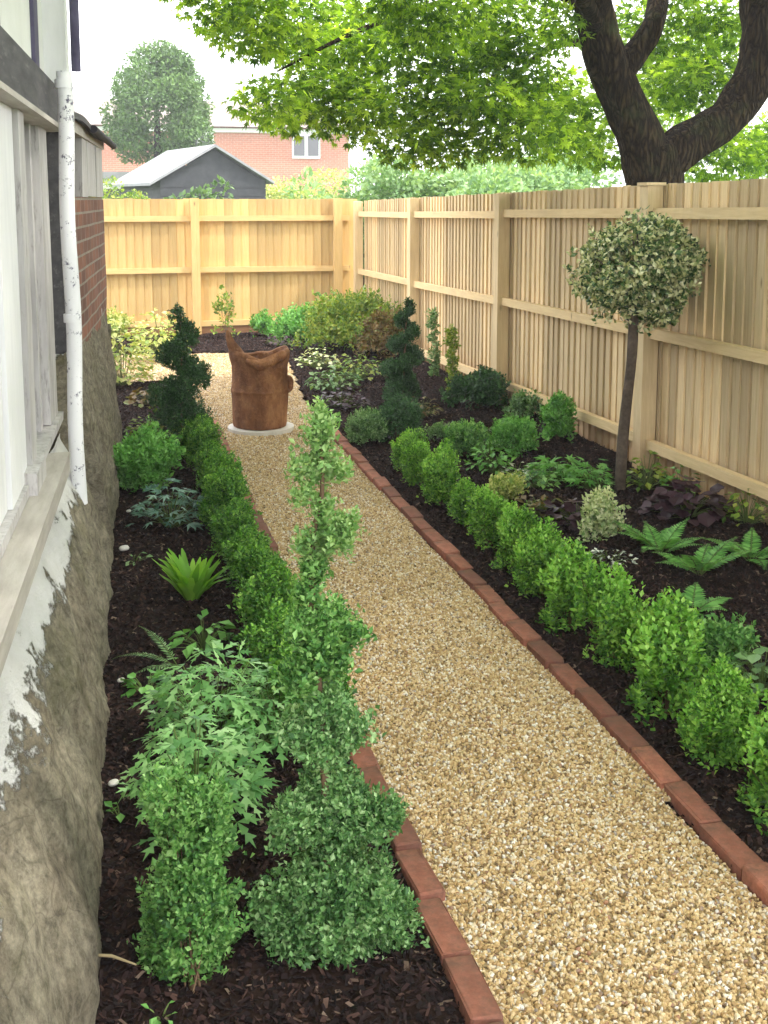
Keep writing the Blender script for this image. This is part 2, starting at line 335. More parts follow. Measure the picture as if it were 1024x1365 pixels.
def leaves(mb, tpl, P, D, U, S):
    tv, tf = TPL[tpl]; P = np.asarray(P); D = unit(np.asarray(D)); X = unit(np.cross(D, U)); Z = np.cross(X, D); S = np.broadcast_to(S, (len(P),))
    V = P[:, None]+S[:, None, None]*(tv[None, :, 0:1]*X[:, None]+tv[None, :, 1:2]*D[:, None]+tv[None, :, 2:3]*Z[:, None])
    k = len(tv); off = (np.arange(len(P))*k)[:, None, None]
    mb.add(V.reshape(-1, 3), [(f[None]+off).reshape(-1, f.shape[1]) for f in tf])
def sphere(n, zmin=-1.):
    z = rng.uniform(zmin, 1, n); a = rng.uniform(0, 2*math.pi, n); r = np.sqrt(1-z*z)
    return np.stack([r*np.cos(a), r*np.sin(a), z], 1)
def sprigs(mb, blobs, n, L=.06, per=8, size=.014, tpl='ov', up=.6, zmin=-.6, lump=.14, fill=.25, floor=.005, stems=None, wild=.3):
    B = np.array(blobs, float); w = (B[:, 3]*B[:, 5]+B[:, 4]*B[:, 3]); idx = rng.choice(len(B), n, p=w/w.sum())
    c = B[idx, :3]; rad = B[idx, 3:6]; d = sphere(n, zmin)
    lum = np.array([mnoise.noise(Vector(tuple((cc+dd*rr)*11))) for cc, dd, rr in zip(c, d, rad)]) if lump else 0
    rr = 1+lump*2*lum+rng.normal(0, .05, n)
    dep = np.where(rng.random(n) < fill, rng.uniform(.45, .9, n), 1.)
    end = c+d*rad*(rr*dep)[:, None]
    sd = unit(unit(d/rad)*.7+np.array([0, 0, up])+rng.normal(0, wild, (n, 3)))
    Ls = L*rng.uniform(.6, 1.3, n); st = end-sd*Ls[:, None]
    t = (np.arange(per)+.5)/per
    P = st[:, None]+sd[:, None]*(Ls[:, None, None]*t[None, :, None])
    a0 = rng.uniform(0, 6.28, n)[:, None]+np.arange(per)[None]*2.4
    rf = unit(np.cross(sd, np.array([.3, .2, 1.]))); bn = np.cross(sd, rf)
    side = np.cos(a0)[..., None]*rf[:, None]+np.sin(a0)[..., None]*bn[:, None]
    D = side*(.95-.55*t)[None, :, None]+sd[:, None]*(.45+.5*t)[None, :, None]+rng.normal(0, .18, P.shape)
    U = sd[:, None]+side*-.2+rng.normal(0, .15, P.shape)
    S = size*(rng.uniform(.65, 1.25, P.shape[:2]))*(1.05-.45*t)[None]
    P = P.reshape(-1, 3); D = D.reshape(-1, 3); U = U.reshape(-1, 3); S = S.ravel(); k = P[:, 2] > floor
    leaves(mb, tpl, P[k], D[k], U[k], S[k])
def strip(mb, P, w, side):
    P = np.asarray(P); m = len(P); w = np.asarray(w)[:, None]; side = unit(np.asarray(side))
    T = np.gradient(P, axis=0); nn = unit(np.cross(T, side)); 
    V = np.concatenate([P-side*w+nn*w*.3, P, P+side*w+nn*w*.3]); i = np.arange(m-1)
    mb.add(V, np.concatenate([np.stack([i, i+m, i+m+1, i+1], 1), np.stack([i+m, i+2*m, i+2*m+1, i+m+1], 1)]))
def arc(base, az, L, rise, droop, m=9):
    t = np.linspace(0, 1, m); h = np.array([math.cos(az), math.sin(az), 0.])
    x = L*np.sin(t*droop)/droop*1.; z = 0
    th = rise-t*droop; dx = np.cos(th)*L/m; dz = np.sin(th)*L/m
    P = np.array(base)+np.cumsum(dx)[:, None]*h+np.cumsum(dz)[:, None]*np.array([0, 0, 1.]); return P
def stemtubes(mb, pts_to, base, r=.003, n=5):
    for e in pts_to:
        e = np.array(e); b = np.array(base)+np.array([rng.normal(0, .01), rng.normal(0, .01), 0]); q = (b+e)/2+np.array([0, 0, .1*np.linalg.norm(e-b)])*0+rng.normal(0, .008, 3)
        mb.tube([b, q, e], [r, r*.8, r*.5], n, False)
# ---- plant makers: mesh data is made once at the origin; a thing = Empty + foliage + stems
def plant(name, loc, fol, mat, label, cat, group=None, stem=None, smat='stem', rz=0., scale=1., smooth=False):
    o = empty(name, loc, rz, label, cat, group); o.scale = (scale,)*3 if not isinstance(scale, tuple) else scale
    link('foliage', fol, M[mat], o)
    if stem is not None: link('stem', stem, M[smat], o)
    return o
def growth(h, r, n, size, L=.06):
    mb = MB(); sprigs(mb, [(0, 0, h*.62, r, r, h*.38), (.02, .01, h*.8, r*.6, r*.6, h*.25)], n, L=L, per=7, size=size, up=1.6, zmin=-.1, lump=.3, fill=0, wild=.3); return mb.mesh('new_growth')
def copy_thing(src, loc, rz, scale, label, group=None):
    r = src.copy(); COL.objects.link(r); r.location = loc; r.rotation_euler = (0, 0, rz); r.scale = scale; r['label'] = label
    if group: r['group'] = group
    for ch in src.children:
        c = ch.copy(); COL.objects.link(c); c.parent = r
    return r
def bush_mesh(blobs, n, **kw):
    mb = MB(); sprigs(mb, blobs, n, **kw); st = MB()
    B = np.array(blobs); tips = [tuple(b[:3]+np.array([rng.normal(0, .3)*b[3], rng.normal(0, .3)*b[4], b[5]*.3])) for b in B for _ in range(3)]
    stemtubes(st, tips[:12], (0, .0, 0), max(.0022, B[:, 3].max()*.014))
    return mb.mesh('foliage'), st.mesh('stem', True)
def rosette(n, L, w, rise=(60, 85), droop=(.3, .9), tip=.15):
    mb = MB()
    for i in range(n):
        az = i*2.4+rng.normal(0, .2); Ls = L*rng.uniform(.7, 1.1); P = arc((.015*math.cos(az), .015*math.sin(az), 0), az, Ls, R(rng.uniform(*rise)), rng.uniform(*droop), 8)
        t = np.linspace(0, 1, 8); ww = w*(.45+.9*np.sin(t*math.pi*.85))*(1-t*.6); ww[-1] = w*tip
        wav = np.array([-math.sin(az), math.cos(az), 0.]); strip(mb, P+np.outer(np.sin(t*14+i)*w*.15, [0, 0, 1]), ww, np.tile(wav, (8, 1)))
    return mb.mesh('foliage', True)
def fern_mesh(n, L, pl=.07, rise=(45, 75), droop=(.5, 1.1), pairs=13, tpl='dia', az0=0, spread=6.283, wid=.8):
    mb = MB(); st = MB()
    for i in range(n):
        az = az0+spread*(i+rng.uniform(-.2, .2))/n; Ls = L*rng.uniform(.75, 1.1)
        P = arc((0, 0, 0), az, Ls, R(rng.uniform(*rise)), rng.uniform(*droop), 16); st.tube(P, np.linspace(.0022, .0008, 16), 4, False)
        t = np.linspace(.18, .98, pairs); q = t*15; j = np.minimum(q.astype(int), 14); C = P[j]+(P[j+1]-P[j])*(q-j)[:, None]; T = unit(P[j+1]-P[j])
        s_ = np.array([-math.sin(az), math.cos(az), 0.])
        prof = pl*np.sin(np.clip(t*1.15, 0, 1)*math.pi*.9)**.7*(1.15-t*.75)
        for sg in (-1, 1):
            D = s_*sg*.9+T*.45+np.array([0, 0, -.1])+rng.normal(0, .06, C.shape)
            # each pinna: a row of small leaflets
            leaves(mb, 'pin', C, D, np.cross(T, D)*sg+rng.normal(0, .12, C.shape), prof*1.15*wid)
            leaves(mb, 'pin', C+T*(L/pairs*.4), D+T*.15, np.cross(T, D)*sg+rng.normal(0, .2, C.shape), prof*1.05*wid)
    return mb.mesh('foliage'), st.mesh('stem')
def mound(n, r, h, size, tpl='round', flat=.5, stalk=True, bare=.35):
    """leaves on stalks rising from one crown, facing up and out"""
    mb = MB(); st = MB(); a = rng.uniform(0, 6.283, n); q = np.sqrt(rng.random(n)); lay = rng.uniform(bare, 1, n)
    P = np.stack([np.cos(a)*q*r, np.sin(a)*q*r, h*(1-.55*q*q)*lay+.01], 1)
    D = np.stack([np.cos(a), np.sin(a), np.full(n, -.15)], 1)+rng.normal(0, .35, (n, 3)); U = np.array([0, 0, 1.])+D*.2*flat+rng.normal(0, .25, (n, 3))
    leaves(mb, tpl, P, D, U, size*rng.uniform(.6, 1.15, n))
    if stalk:
        for p in P[:min(n, 60)]: st.tube([(p[0]*.08, p[1]*.08, 0), (p[0]*.5, p[1]*.5, p[2]*.65), tuple(p)], [.0022, .0018, .0012], 4, False)
    return mb.mesh('foliage'), (st.mesh('stem') if stalk else None)
# ------------------------------------------------------------------ SETTING: ground, path, beds
V = np.array([(-300, -100, -.06), (300, -100, -.06), (300, 500, -.06), (-300, 500, -.06)], float)
o = link('ground', npmesh('ground', V, np.array([(0, 1, 2, 3)])), M['grass']); tag(o, kind='structure')
def grid_sheet(name, inside, x0, x1, y0, y1, step, zf, mat):
    xs = np.arange(x0, x1+step/2, step); ys = np.arange(y0, y1+step/2, step); nx = len(xs)
    V = np.array([(x, y, zf(x, y)) for y in ys for x in xs]); F = []
    for j in range(len(ys)-1):
        for i in range(nx-1):
            if inside((xs[i]+xs[i+1])/2, (ys[j]+ys[j+1])/2): F.append((j*nx+i, j*nx+i+1, (j+1)*nx+i+1, (j+1)*nx+i))
    return link(name, npmesh(name, V, np.array(F), True), M[mat])
def xl(y): return .765+.022*max(0, y-3)          # inner face of the left edging
def xr(y): return 1.505+.018*(y-2.2)             # inner face of the right edging
def fbm(x, y, s, a): return a*mnoise.fractal(Vector((x*s, y*s, 3.1)), 1., 2., 3)
# beds: dark mulch; path is a shallow tray between them
def in_path(x, y):
    if y < 7.9: return xl(y)-.01 < x < xr(y)+.01
    if y < 9.3: return .80+.06*math.sin((y-7.9)*2) < x < 1.66+.03*(y-7.9)
    e = 12.55+.12*math.sin(x*2.3)
    if y < 10.6: return .80+.02 < x < 1.75+.11*(y-9.8)
    return -6. < x < 1.75+.11*(y-9.8) and y < e
def bed_z(x, y):
    z = .012+fbm(x, y, 2.2, .02)+fbm(x, y, 14, .006)
    return z
def near_path_drop(x, y):
    if in_path(x, y): return -.03
    if y < 8.5 and (xl(y)-.085 < x < xr(y)+.085): return -.012+bed_z(x, y)*.3
    if y < 8.5 and (xl(y)-.13 < x < xr(y)+.13): return .004+bed_z(x, y)*.5
    return bed_z(x, y)
bed = grid_sheet('soil', lambda x, y: not in_path(x, y) and (x < 3.29) and (x > -.1 or y > 7.5), -4.0, 3.3, .6, 14.3, .04, near_path_drop, 'soil'); tag(bed, kind='structure')
# fallback soil under everything inside the garden
V = np.array([(-6, -3, -.032), (3.4, -3, -.032), (3.4, 14.4, -.032), (-6, 14.4, -.032)], float)
o = link('subsoil', npmesh('subsoil', V, np.array([(0, 1, 2, 3)])), M['soil']); tag(o, kind='structure')
# gravel path base
m, nt, out = newmat('gravel_base'); M['gravel_base'] = m
vo = N(nt, 'ShaderNodeTexVoronoi', inp={'Scale': 75.}); nt.links.new(objco(nt), vo.inputs['Vector'])
r = ramp(nt, [(0, (.12, .08, .04)), (.35, (.26, .18, .085)), (.6, (.38, .27, .14)), (.85, (.48, .37, .22)), (1, (.22, .13, .06))], vo.outputs['Color'])
bsdf(nt, out, r.outputs[0], .85, vo.outputs['Distance'], -.8, .01, .3)
def path_z(x, y): return -.012+fbm(x, y, 2.5, .006)+fbm(x, y, 9, .003)
path = grid_sheet('path', lambda x, y: in_path(x, y) , -6, 2.4, .6, 12.8, .05, path_z, 'gravel_base'); tag(path, kind='structure')

def scatter(name, src_mesh_fn, dens, shape, mat, smin, smax, seed, lift=.0, tilt=6.28, label=None, cat=None):
    """stones / bark chips scattered over a sheet with geometry nodes"""
    o = src_mesh_fn; ng = bpy.data.node_groups.new(name, 'GeometryNodeTree')
    ng.interface.new_socket('Geometry', in_out='INPUT', socket_type='NodeSocketGeometry'); ng.interface.new_socket('Geometry', in_out='OUTPUT', socket_type='NodeSocketGeometry')
    gi = ng.nodes.new('NodeGroupInput'); go = ng.nodes.new('NodeGroupOutput'); L = ng.links.new
    dp = ng.nodes.new('GeometryNodeDistributePointsOnFaces'); dp.inputs['Seed'].default_value = seed
    # density falls off with distance along the garden (Y)
    pos = ng.nodes.new('GeometryNodeInputPosition'); sp = ng.nodes.new('ShaderNodeSeparateXYZ'); L(pos.outputs[0], sp.inputs[0])
    mr = ng.nodes.new('ShaderNodeMapRange'); mr.inputs['From Min'].default_value = 2.; mr.inputs['From Max'].default_value = 9.
    mr.inputs['To Min'].default_value = dens; mr.inputs['To Max'].default_value = dens*.42; L(sp.outputs['Y'], mr.inputs['Value'])
    L(mr.outputs[0], dp.inputs['Density']); L(gi.outputs[0], dp.inputs['Mesh'])
    if shape == 'stone':
        s = ng.nodes.new('GeometryNodeMeshIcoSphere'); s.inputs['Radius'].default_value = .5; s.inputs['Subdivisions'].default_value = 2; src = s.outputs[0]
        np_ = ng.nodes.new('ShaderNodeTexNoise'); np_.inputs['Scale'].default_value = 1.3; sb = ng.nodes.new('ShaderNodeVectorMath'); sb.operation = 'SUBTRACT'; L(np_.outputs['Color'], sb.inputs[0]); sb.inputs[1].default_value = (.5, .5, .5)
        sc_ = ng.nodes.new('ShaderNodeVectorMath'); sc_.operation = 'SCALE'; sc_.inputs['Scale'].default_value = .7; L(sb.outputs[0], sc_.inputs[0])
        se = ng.nodes.new('GeometryNodeSetPosition'); L(src, se.inputs[0]); L(sc_.outputs[0], se.inputs['Offset']); src = se.outputs[0]
    else:
        s = ng.nodes.new('GeometryNodeMeshCube'); s.inputs['Size'].default_value = (1, .42, .14); src = s.outputs[0]
        np_ = ng.nodes.new('ShaderNodeTexNoise'); np_.inputs['Scale'].default_value = 2.3; sb = ng.nodes.new('ShaderNodeVectorMath'); sb.operation = 'SUBTRACT'; L(np_.outputs['Color'], sb.inputs[0]); sb.inputs[1].default_value = (.5, .5, .5)
        se = ng.nodes.new('GeometryNodeSetPosition'); L(src, se.inputs[0]); L(sb.outputs[0], se.inputs['Offset']); src = se.outputs[0]
    sm = ng.nodes.new('GeometryNodeSetMaterial'); sm.inputs['Material'].default_value = mat; L(src, sm.inputs[0])
    rv = ng.nodes.new('FunctionNodeRandomValue'); rv.data_type = 'FLOAT_VECTOR'; rv.inputs[0].default_value = (smin, smin, smin*.8); rv.inputs[1].default_value = (smax, smax*.9, smax*.75); rv.inputs['Seed'].default_value = seed+3
    rr = ng.nodes.new('FunctionNodeRandomValue'); rr.data_type = 'FLOAT_VECTOR'; rr.inputs[0].default_value = (-tilt, -tilt, 0); rr.inputs[1].default_value = (tilt, tilt, 6.28); rr.inputs['Seed'].default_value = seed+5
    ip = ng.nodes.new('GeometryNodeInstanceOnPoints'); L(dp.outputs['Points'], ip.inputs['Points']); L(sm.outputs[0], ip.inputs['Instance']); L(rv.outputs[0], ip.inputs['Scale']); L(rr.outputs[0], ip.inputs['Rotation'])
    L(ip.outputs[0], go.inputs[0]); md = o.modifiers.new('scatter', 'NODES'); md.node_group = ng
    return o
def objrand_mat(name, stops, rough=.7, spec=.3, sc=60.):
    m, nt, out = newmat(name); oi = N(nt, 'ShaderNodeObjectInfo'); r = ramp(nt, stops, oi.outputs['Random'])
    n = noise(nt, 2.5, 4, .6, objco(nt)); c = mixc(nt, 1., r.outputs[0], ramp(nt, [(.3, (.78, .77, .75)), (.7, (1.12, 1.12, 1.12))], n).outputs[0], 'MULTIPLY')
    bsdf(nt, out, c, rough, None, spec=spec); return m
M['pebble'] = objrand_mat('flint_gravel', [(0, (.13, .08, .035)), (.12, (.36, .23, .095)), (.3, (.50, .335, .145)), (.5, (.59, .42, .20)), (.7, (.66, .50, .27)), (.85, (.72, .62, .45)), (.94, (.84, .80, .72)), (.97, (.30, .25, .20)), (1, (.36, .17, .08))], .55, .4)
M['chip'] = objrand_mat('bark_chip', [(0, (.008, .005, .005)), (.5, (.018, .010, .010)), (.8, (.038, .019, .017)), (.95, (.08, .042, .032)), (1, (.22, .16, .12))], .9, .25)
pme = path.data.copy(); gr = link('gravel', pme); tag(gr, 'loose golden flint gravel covering the path', 'gravel', kind='stuff'); gr.location.z = .002
scatter('gravel_scatter', gr, 19500, 'stone', M['pebble'], .0055, .0160, 4)
bme = bed.data.copy(); bk = link('bark_mulch', bme); tag(bk, 'dark brown bark mulch covering both planting beds', 'mulch', kind='stuff'); bk.location.z = .004
scatter('mulch_scatter', bk, 7000, 'chip', M['chip'], .006, .027, 9, tilt=.8)
# ------------------------------------------------------------------ brick edgings
def edging(side, ys, label):
    r = empty('brick_edging', (0, 0, 0), 0, label, 'brick edging', 'brick edgings of the path'); L = .212
    y = ys[0]; i = 0
    while y < ys[1]:
        x = (xl(y+.1)-.036) if side < 0 else (xr(y+.1)+.036); dx = (xl(y+.3)-xl(y)) if side < 0 else (xr(y+.3)-xr(y)); rot = -math.atan2(dx, .3)+rng.normal(0, .018)
        x += rng.normal(0, .003)+.006*math.sin(y*2.7); z = .021+rng.normal(0, .004)
        me = MB(); hx, hy, hz = .0345+rng.normal(0, .0012), L/2, .05; 
        # bevelled brick: stacked rounded sections
        b_ = .005; prof = [(-hz, 0.), (hz-b_, 0.), (hz-b_*.3, b_*.35), (hz, b_)]
        V = []
        for (z_, ins) in prof:
            for sx, sy in ((-1, -1), (1, -1), (1, 1), (-1, 1)):
                for q in ((0, 1), (1, 0)) if sx*sy > 0 else ((1, 0), (0, 1)):
                    V.append((sx*(hx-ins-q[0]*b_*.8), sy*(hy-ins-q[1]*b_*.8), z_))
        V = np.array(V)+rng.normal(0, .0013, (len(V), 3)); F = [(j*8+k, j*8+(k+1) % 8, (j+1)*8+(k+1) % 8, (j+1)*8+k) for j in range(3) for k in range(8)]
        me.add(V, [np.array(F), np.array([[24+k for k in range(8)]])])
        o = me.build('brick', M['brick'], r); o.location = (x, y+L/2, z-.052); o.rotation_euler = (rng.normal(0, .02), rng.normal(0, .03), rot)
        y += L+.004+rng.uniform(0, .004); i += 1
edging(-1, (1.35, 8.4), 'red brick edging on the left side of the path, partly hidden by box plants')
edging(1, (1.5, 8.2), 'red brick edging along the right side of the gravel path')
# ------------------------------------------------------------------ fences
FZ = lambda y: -.0138*(y-5.)       # the right fence steps down slightly with the ground
def fence_right():
    f = empty('timber_fence', (3.3, 9, 0), 0, 'long pale closeboard timber fence on the right, below the large tree', 'fence')
    X = 3.3; posts = [1.2, 3.80, 6.36, 8.93, 11.58, 14.12]
    for k, y in enumerate(posts):
        z = FZ(y); MB().box(X-.10-3.3, X-3.3, y-.05-9, y+.05-9, -.1, 1.745+z, jit=.001).build('post', M['fence'], f)
        MB().box(X-.115-3.3, X+.01-3.3, y-.062-9, y+.062-9, 1.747+z, 1.765+z).build('post_cap', M['fence'], f) if k in (2,) else None
    for a, b in zip(posts[:-1], posts[1:]):
        mb = MB(); y = a-.05
        while y < b-.06:
            w = .0955+rng.uniform(-.0015, .002); z = FZ(y)+rng.normal(0, .003); x0 = X+.030-3.3; k_ = rng.normal(0, .002)
            V = np.array([(x0, y-9, -.05), (x0-.022+k_, y-9, -.05), (x0, y+w-9, -.05), (x0-.009+k_, y+w-9, -.05)]); V = np.vstack([V, V+np.array([0, 0, 1.755+z+.05])])
            mb.add(V, np.array([(0, 1, 3, 2), (4, 6, 7, 5), (0, 4, 5, 1), (2, 3, 7, 6), (0, 2, 6, 4), (1, 5, 7, 3)])); y += .098
        mb.box(X+.032-3.3, X+.042-3.3, a-9, b-9, -.05, 1.72+FZ(b))
        mb.build('board_panel', M['fence'], f)
        for zr in (1.585, .875, .20):
            MB().beam((X-.040-3.3, a+.051-9, zr+FZ(a)+rng.normal(0, .006)), (X-.040-3.3, b-.051-9, zr+FZ(b)+rng.normal(0, .006)), .045, .062).build('rail', M['fence_rail'], f)
M['fence_rail'] = woodmat('pale_timber_rail', (.68, .50, .27), (.85, .67, .40), (10, .9, 14), stain=(.45, .36, .24))
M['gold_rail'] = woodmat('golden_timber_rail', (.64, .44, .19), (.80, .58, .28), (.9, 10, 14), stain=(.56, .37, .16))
fence_right()
def fence_back():
    Y = 14.3; f = empty('timber_fence', (1., Y, 0), 0, 'golden timber panel fence at the far end of the garden', 'fence'); z = -.115
    posts = [-5.0, -2.9, -.82, 1.26, 3.02]
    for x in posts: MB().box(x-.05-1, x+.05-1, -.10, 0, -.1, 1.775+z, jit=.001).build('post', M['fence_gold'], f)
    for a, b in zip(posts, posts[1:]+[3.23]):
        mb = MB(); x = a-.05
        while x < b-.04:
            w = .108; tp = 1.765+z+rng.normal(0, .003)
            V = np.array([(x-1, .018, .0), (x-1, .03, 0), (x+w-1, .004, 0), (x+w-1, .012, 0)]); V[:, 2] = .04; V = np.vstack([V, V+np.array([0, 0, tp-.04])])
            mb.add(V, np.array([(0, 2, 3, 1), (4, 5, 7, 6), (0, 1, 5, 4), (2, 6, 7, 3), (0, 4, 6, 2), (1, 3, 7, 5)])); x += .1
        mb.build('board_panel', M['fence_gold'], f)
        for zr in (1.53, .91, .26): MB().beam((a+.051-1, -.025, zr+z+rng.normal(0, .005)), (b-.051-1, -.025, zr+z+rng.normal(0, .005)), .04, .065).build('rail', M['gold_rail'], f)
        MB().box(a+.052-1, b-.052-1, -.035, -.008, -.08, .13).build('gravel_board', M['gravel_board'], f)
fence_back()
# ------------------------------------------------------------------ old timber-framed house on the left
HK = .061; HX0 = -.48; HA = math.atan(HK)
hd = empty('timber_framed_house', (HX0, 0, 0), -HA, 'old timber-framed white house with flaking limewash along the left edge', 'house')
# local frame: +Y runs along the wall, +X points out of the wall
def hbox(name, mat, x0, x1, y0, y1, z0, z1, jit=0., parent=None):
    return MB().box(x0, x1, y0, y1, z0, z1, jit=jit).build(name, M[mat], hd if parent is None else parent)
HEND = 5.70
def grid_wall(name, y0, y1, z0, z1, step, xf, mat, parent):
    ys = np.arange(y0, y1+1e-6, step); zs = np.arange(z0, z1+1e-6, step*.8); ny = len(ys)
    V = np.array([(xf(y, z), y, z) for z in zs for y in ys]); F = [(j*ny+i, j*ny+i+1, (j+1)*ny+i+1, (j+1)*ny+i) for j in range(len(zs)-1) for i in range(ny-1)]
    return link(name, npmesh(name, V, np.array(F), True), M[mat], parent)
def plinth_x(y, z, hk=HK, hx=HX0, top=.56):
    base = (-.101+.03*y)-(hx+hk*y); base = max(base, -.01); t = min(max(z/top, 0), 1); f = 1-t**1.5
    v = Vector((y*2.4, z*3.2, 1.7)); b = mnoise.fractal(v, 1., 2., 6)*.022+mnoise.noise(v*5)*.009+abs(mnoise.noise(v*1.3))*.022
    return base*f+b*(.35+.65*min(1, f*2))-.008
grid_wall('rubble_plinth', -1.2, HEND+.02, -.05, .60, .016, plinth_x, 'plinth', hd)
hbox('wall_core', 'render', -4.5, -.11, -1.2, HEND-.01, 0, 5.6)
MB().add([(-4.9, -1.4, 5.4), (.45, -1.4, 5.2), (.45, HEND+.2, 5.2), (-4.9, HEND+.2, 5.4), (-2.3, -1.4, 7.8), (-2.3, HEND+.2, 7.8)], [np.array([(1, 2, 5, 4), (0, 4, 5, 3), (0, 3, 2, 1)]), np.array([(0, 1, 4), (2, 3, 5)])]).build('roof', M['tile'], hd)
hbox('sill', 'sill', -.09, .094, -1.2, 4.72, .572, .648, .003)
hbox('sill_board', 'grey_board', -.08, .014, -1.2, 5.44, .651, .69, .002)
hbox('sill_block', 'grey_board', -.07, .044, 4.03, 4.32, .651, .73, .004)
edges = [(-1.2, .2, .0), (.22, 1.44, .006), (1.46, 2.56, -.009), (2.57, 3.68, .009), (3.70, 4.13, .019), (4.16, 4.31, .034), (4.35, 4.83, -.019), (4.96, 5.06, -.019), (5.08, 5.38, .012), (5.44, 5.52, .0)]
for a, b, dx in edges:
    hbox('wall_board', 'white_board' if b < 4.2 else 'grey_board', -.088, -.02+dx, a, b, .693, 1.948, .002)
hbox('recess', 'dark_gap', -.108, -.09, -1.2, 5.52, .66, 1.96)  # dark backing sheet, shade of the board gaps put into its colour
hbox('edge_render', 'render', -.108, -.026, 5.53, 5.68, .57, 1.95)
hbox('drip_board', 'sill', -.08, .056, -1.2, 5.6, 1.951, 1.973, .002)
hbox('beam', 'black_beam', -.09, .034, -1.2, 5.6, 1.976, 2.149, .003)
for a, b in ((-1.2, 1.44), (1.6, 3.74), (3.90, 4.94), (5.10, 5.55)): hbox('render_panel', 'render', -.10, -.012, a, b, 2.152, 5.1)
for a, b in ((1.44, 1.6), (3.74, 3.90), (4.94, 5.10)): hbox('stud', 'purple_timber', -.10, .003, a, b, 2.152, 5.1, .002)
hbox('corner_post', 'black_beam', -.11, .032, 5.56, 5.69, .60, 5.15, .003)
dp = MB().tube([(.096+.005*math.sin(z*7), 5.10, z) for z in np.linspace(.34, 2.17, 16)], .032, 14, True, .06).build('downpipe', M['white_pipe'], hd, True)
for z in (1.15, 2.12): MB().tube([(.096, 5.10, z-.018), (.096, 5.10, z+.018)], .037, 14).build('pipe_collar', M['white_pipe'], dp, True)
MB().tube([(.136, 5.28, z) for z in np.linspace(2.19, 5.1, 6)], .020, 10).build('upper_pipe', M['purple_timber'], hd, True)
hbox('pipe_board', 'white_board', -.016, .088, 5.44, 5.55, 2.152, 5.1, .002)
# brick outhouse carried on beyond it
OK_, OX = .082, -.572
ob = empty('brick_outhouse', (OX, 0, 0), -math.atan(OK_), 'low old brick outhouse with dark opening and sagging eaves behind the white downpipe', 'outhouse')
OY0, OY1 = HEND+.03, 8.3
grid_wall('rubble_footing', OY0-.3, OY1, -.05, .96, .022, lambda y, z: (-.4 if y < OY0-.28 else plinth_x(y, z, OK_, OX, .9)+.012+.05*max(0, .7-z)*min(1, max(0, (y-OY0)*.6))), 'rubble', ob)
grid_wall('footing_end', 0, .3, -.05, .80, .05, lambda y, z: 0, 'rubble', ob).matrix_local = __import__('mathutils').Matrix.Translation((-.27, OY1-.002, 0)) @ __import__('mathutils').Matrix.Rotation(-math.pi/2, 4, 'Z')
MB().box(-3, .0, OY0, OY1-.01, -.05, .80).build('wall', M['old_brick'], ob)
grid_wall('brick_wall', OY0, OY1-.005, .78, 1.665, .04, lambda y, z: .010+.010*mnoise.noise(Vector((y*2, z*3, 1))), 'old_brick', ob)
MB().box(-3, .002, OY0, OY1-.008, .802, 1.66).build('wall_fill', M['old_brick'], ob)
MB().box(-3, -.09, OY0, OY1-.05, 1.662, 1.98).build('opening', M['dark_gap'], ob)  # solid block; the shade inside the opening is its dark colour
for q in range(5): MB().box(-.088, .010+.004*(q % 2), OY1-1.6+q*.315, OY1-1.6+q*.315+.30, 1.662, 1.98, jit=.002).build('boarding', M['grey_board'], ob)
MB().box(-.088, .02, OY0, OY0+.3, 1.662, 1.98, jit=.002).build('door_post', M['grey_board'], ob)
MB().box(-.09, .022, OY0, OY1, 1.982, 2.05, jit=.002).build('wall_plate', M['sill'], ob)
mb = MB(); V = []
for i, yy in enumerate(np.linspace(OY0, OY1+.16, 12)):
    s_ = .02*math.sin(i*.7)
    for (x, z) in ((.06, 2.02), (.06, 2.05), (-3., 3.6), (-3., 3.57)): V.append((x, yy, z+s_))
F = [(i*4+a, i*4+b, (i+1)*4+b, (i+1)*4+a) for i in range(11) for a, b in ((0, 1), (1, 2), (2, 3), (3, 0))]
mb.add(V, [np.array(F), np.array([(0, 3, 2, 1), (44, 45, 46, 47)])]).build('roof', M['black_beam'], ob)
MB().tube([(.075, OY0+1., 2.03), (.075, OY1+.2, 2.015)], .022, 10).build('gutter', M['dark_gap'], ob, True)
# ------------------------------------------------------------------ POT on its slab
px_, py_ = G(348, 571)
o = MB().tube([(0, 0, -.03), (0, 0, .018)], .24, 28).build('base_disc', M['disc']); o.location = (px_, py_, 0); tag(o, 'pale round slab under the rust-brown pot', 'stone slab')  # flat pale disc, wider than the pot
pt = empty('garden_pot', (px_, py_, .019), 0, 'large rust-brown pot with a ragged rim and a tall horn on its left', 'pot')
def potfn(r, z, a):
    n_ = mnoise.noise(Vector((math.cos(a)*1.6, math.sin(a)*1.6, z*4))); rr = r*(1+.06*n_+.035*mnoise.noise(Vector((math.cos(a)*6, math.sin(a)*6, z*5)))+.03*math.cos(4*a+.4)*(r > .1))
    if z > .40: z = z+.035*math.sin(a*2+1.)*((z-.4)/.16)+.02*n_
    return rr, z
prof = [(.001, 0), (.182, 0), (.188, .02), (.192, .12), (.198, .25), (.204, .27), (.199, .285), (.196, .33), (.195, .40), (.197, .45), (.208, .49), (.212, .515), (.202, .535), (.180, .525), (.175, .48), (.165, .40), (.15, .2), (.001, .18)]
MB().lathe(np.array([(np.interp(q, range(len(prof)), [p[0] for p in prof]), np.interp(q, range(len(prof)), [p[1] for p in prof])) for q in np.linspace(0, len(prof)-1, 60)]), (0, 0, 0), 72, potfn).build('body', M['pot'], pt, True)
MB().tube([(-.10, -.05, .42), (-.15, -.04, .50), (-.18, -.02, .56), (-.205, 0, .61), (-.222, .01, .66), (-.228, .02, .70)], [.06, .055, .044, .032, .022, .010], 12, True, .25).build('horn', M['pot'], pt, True)
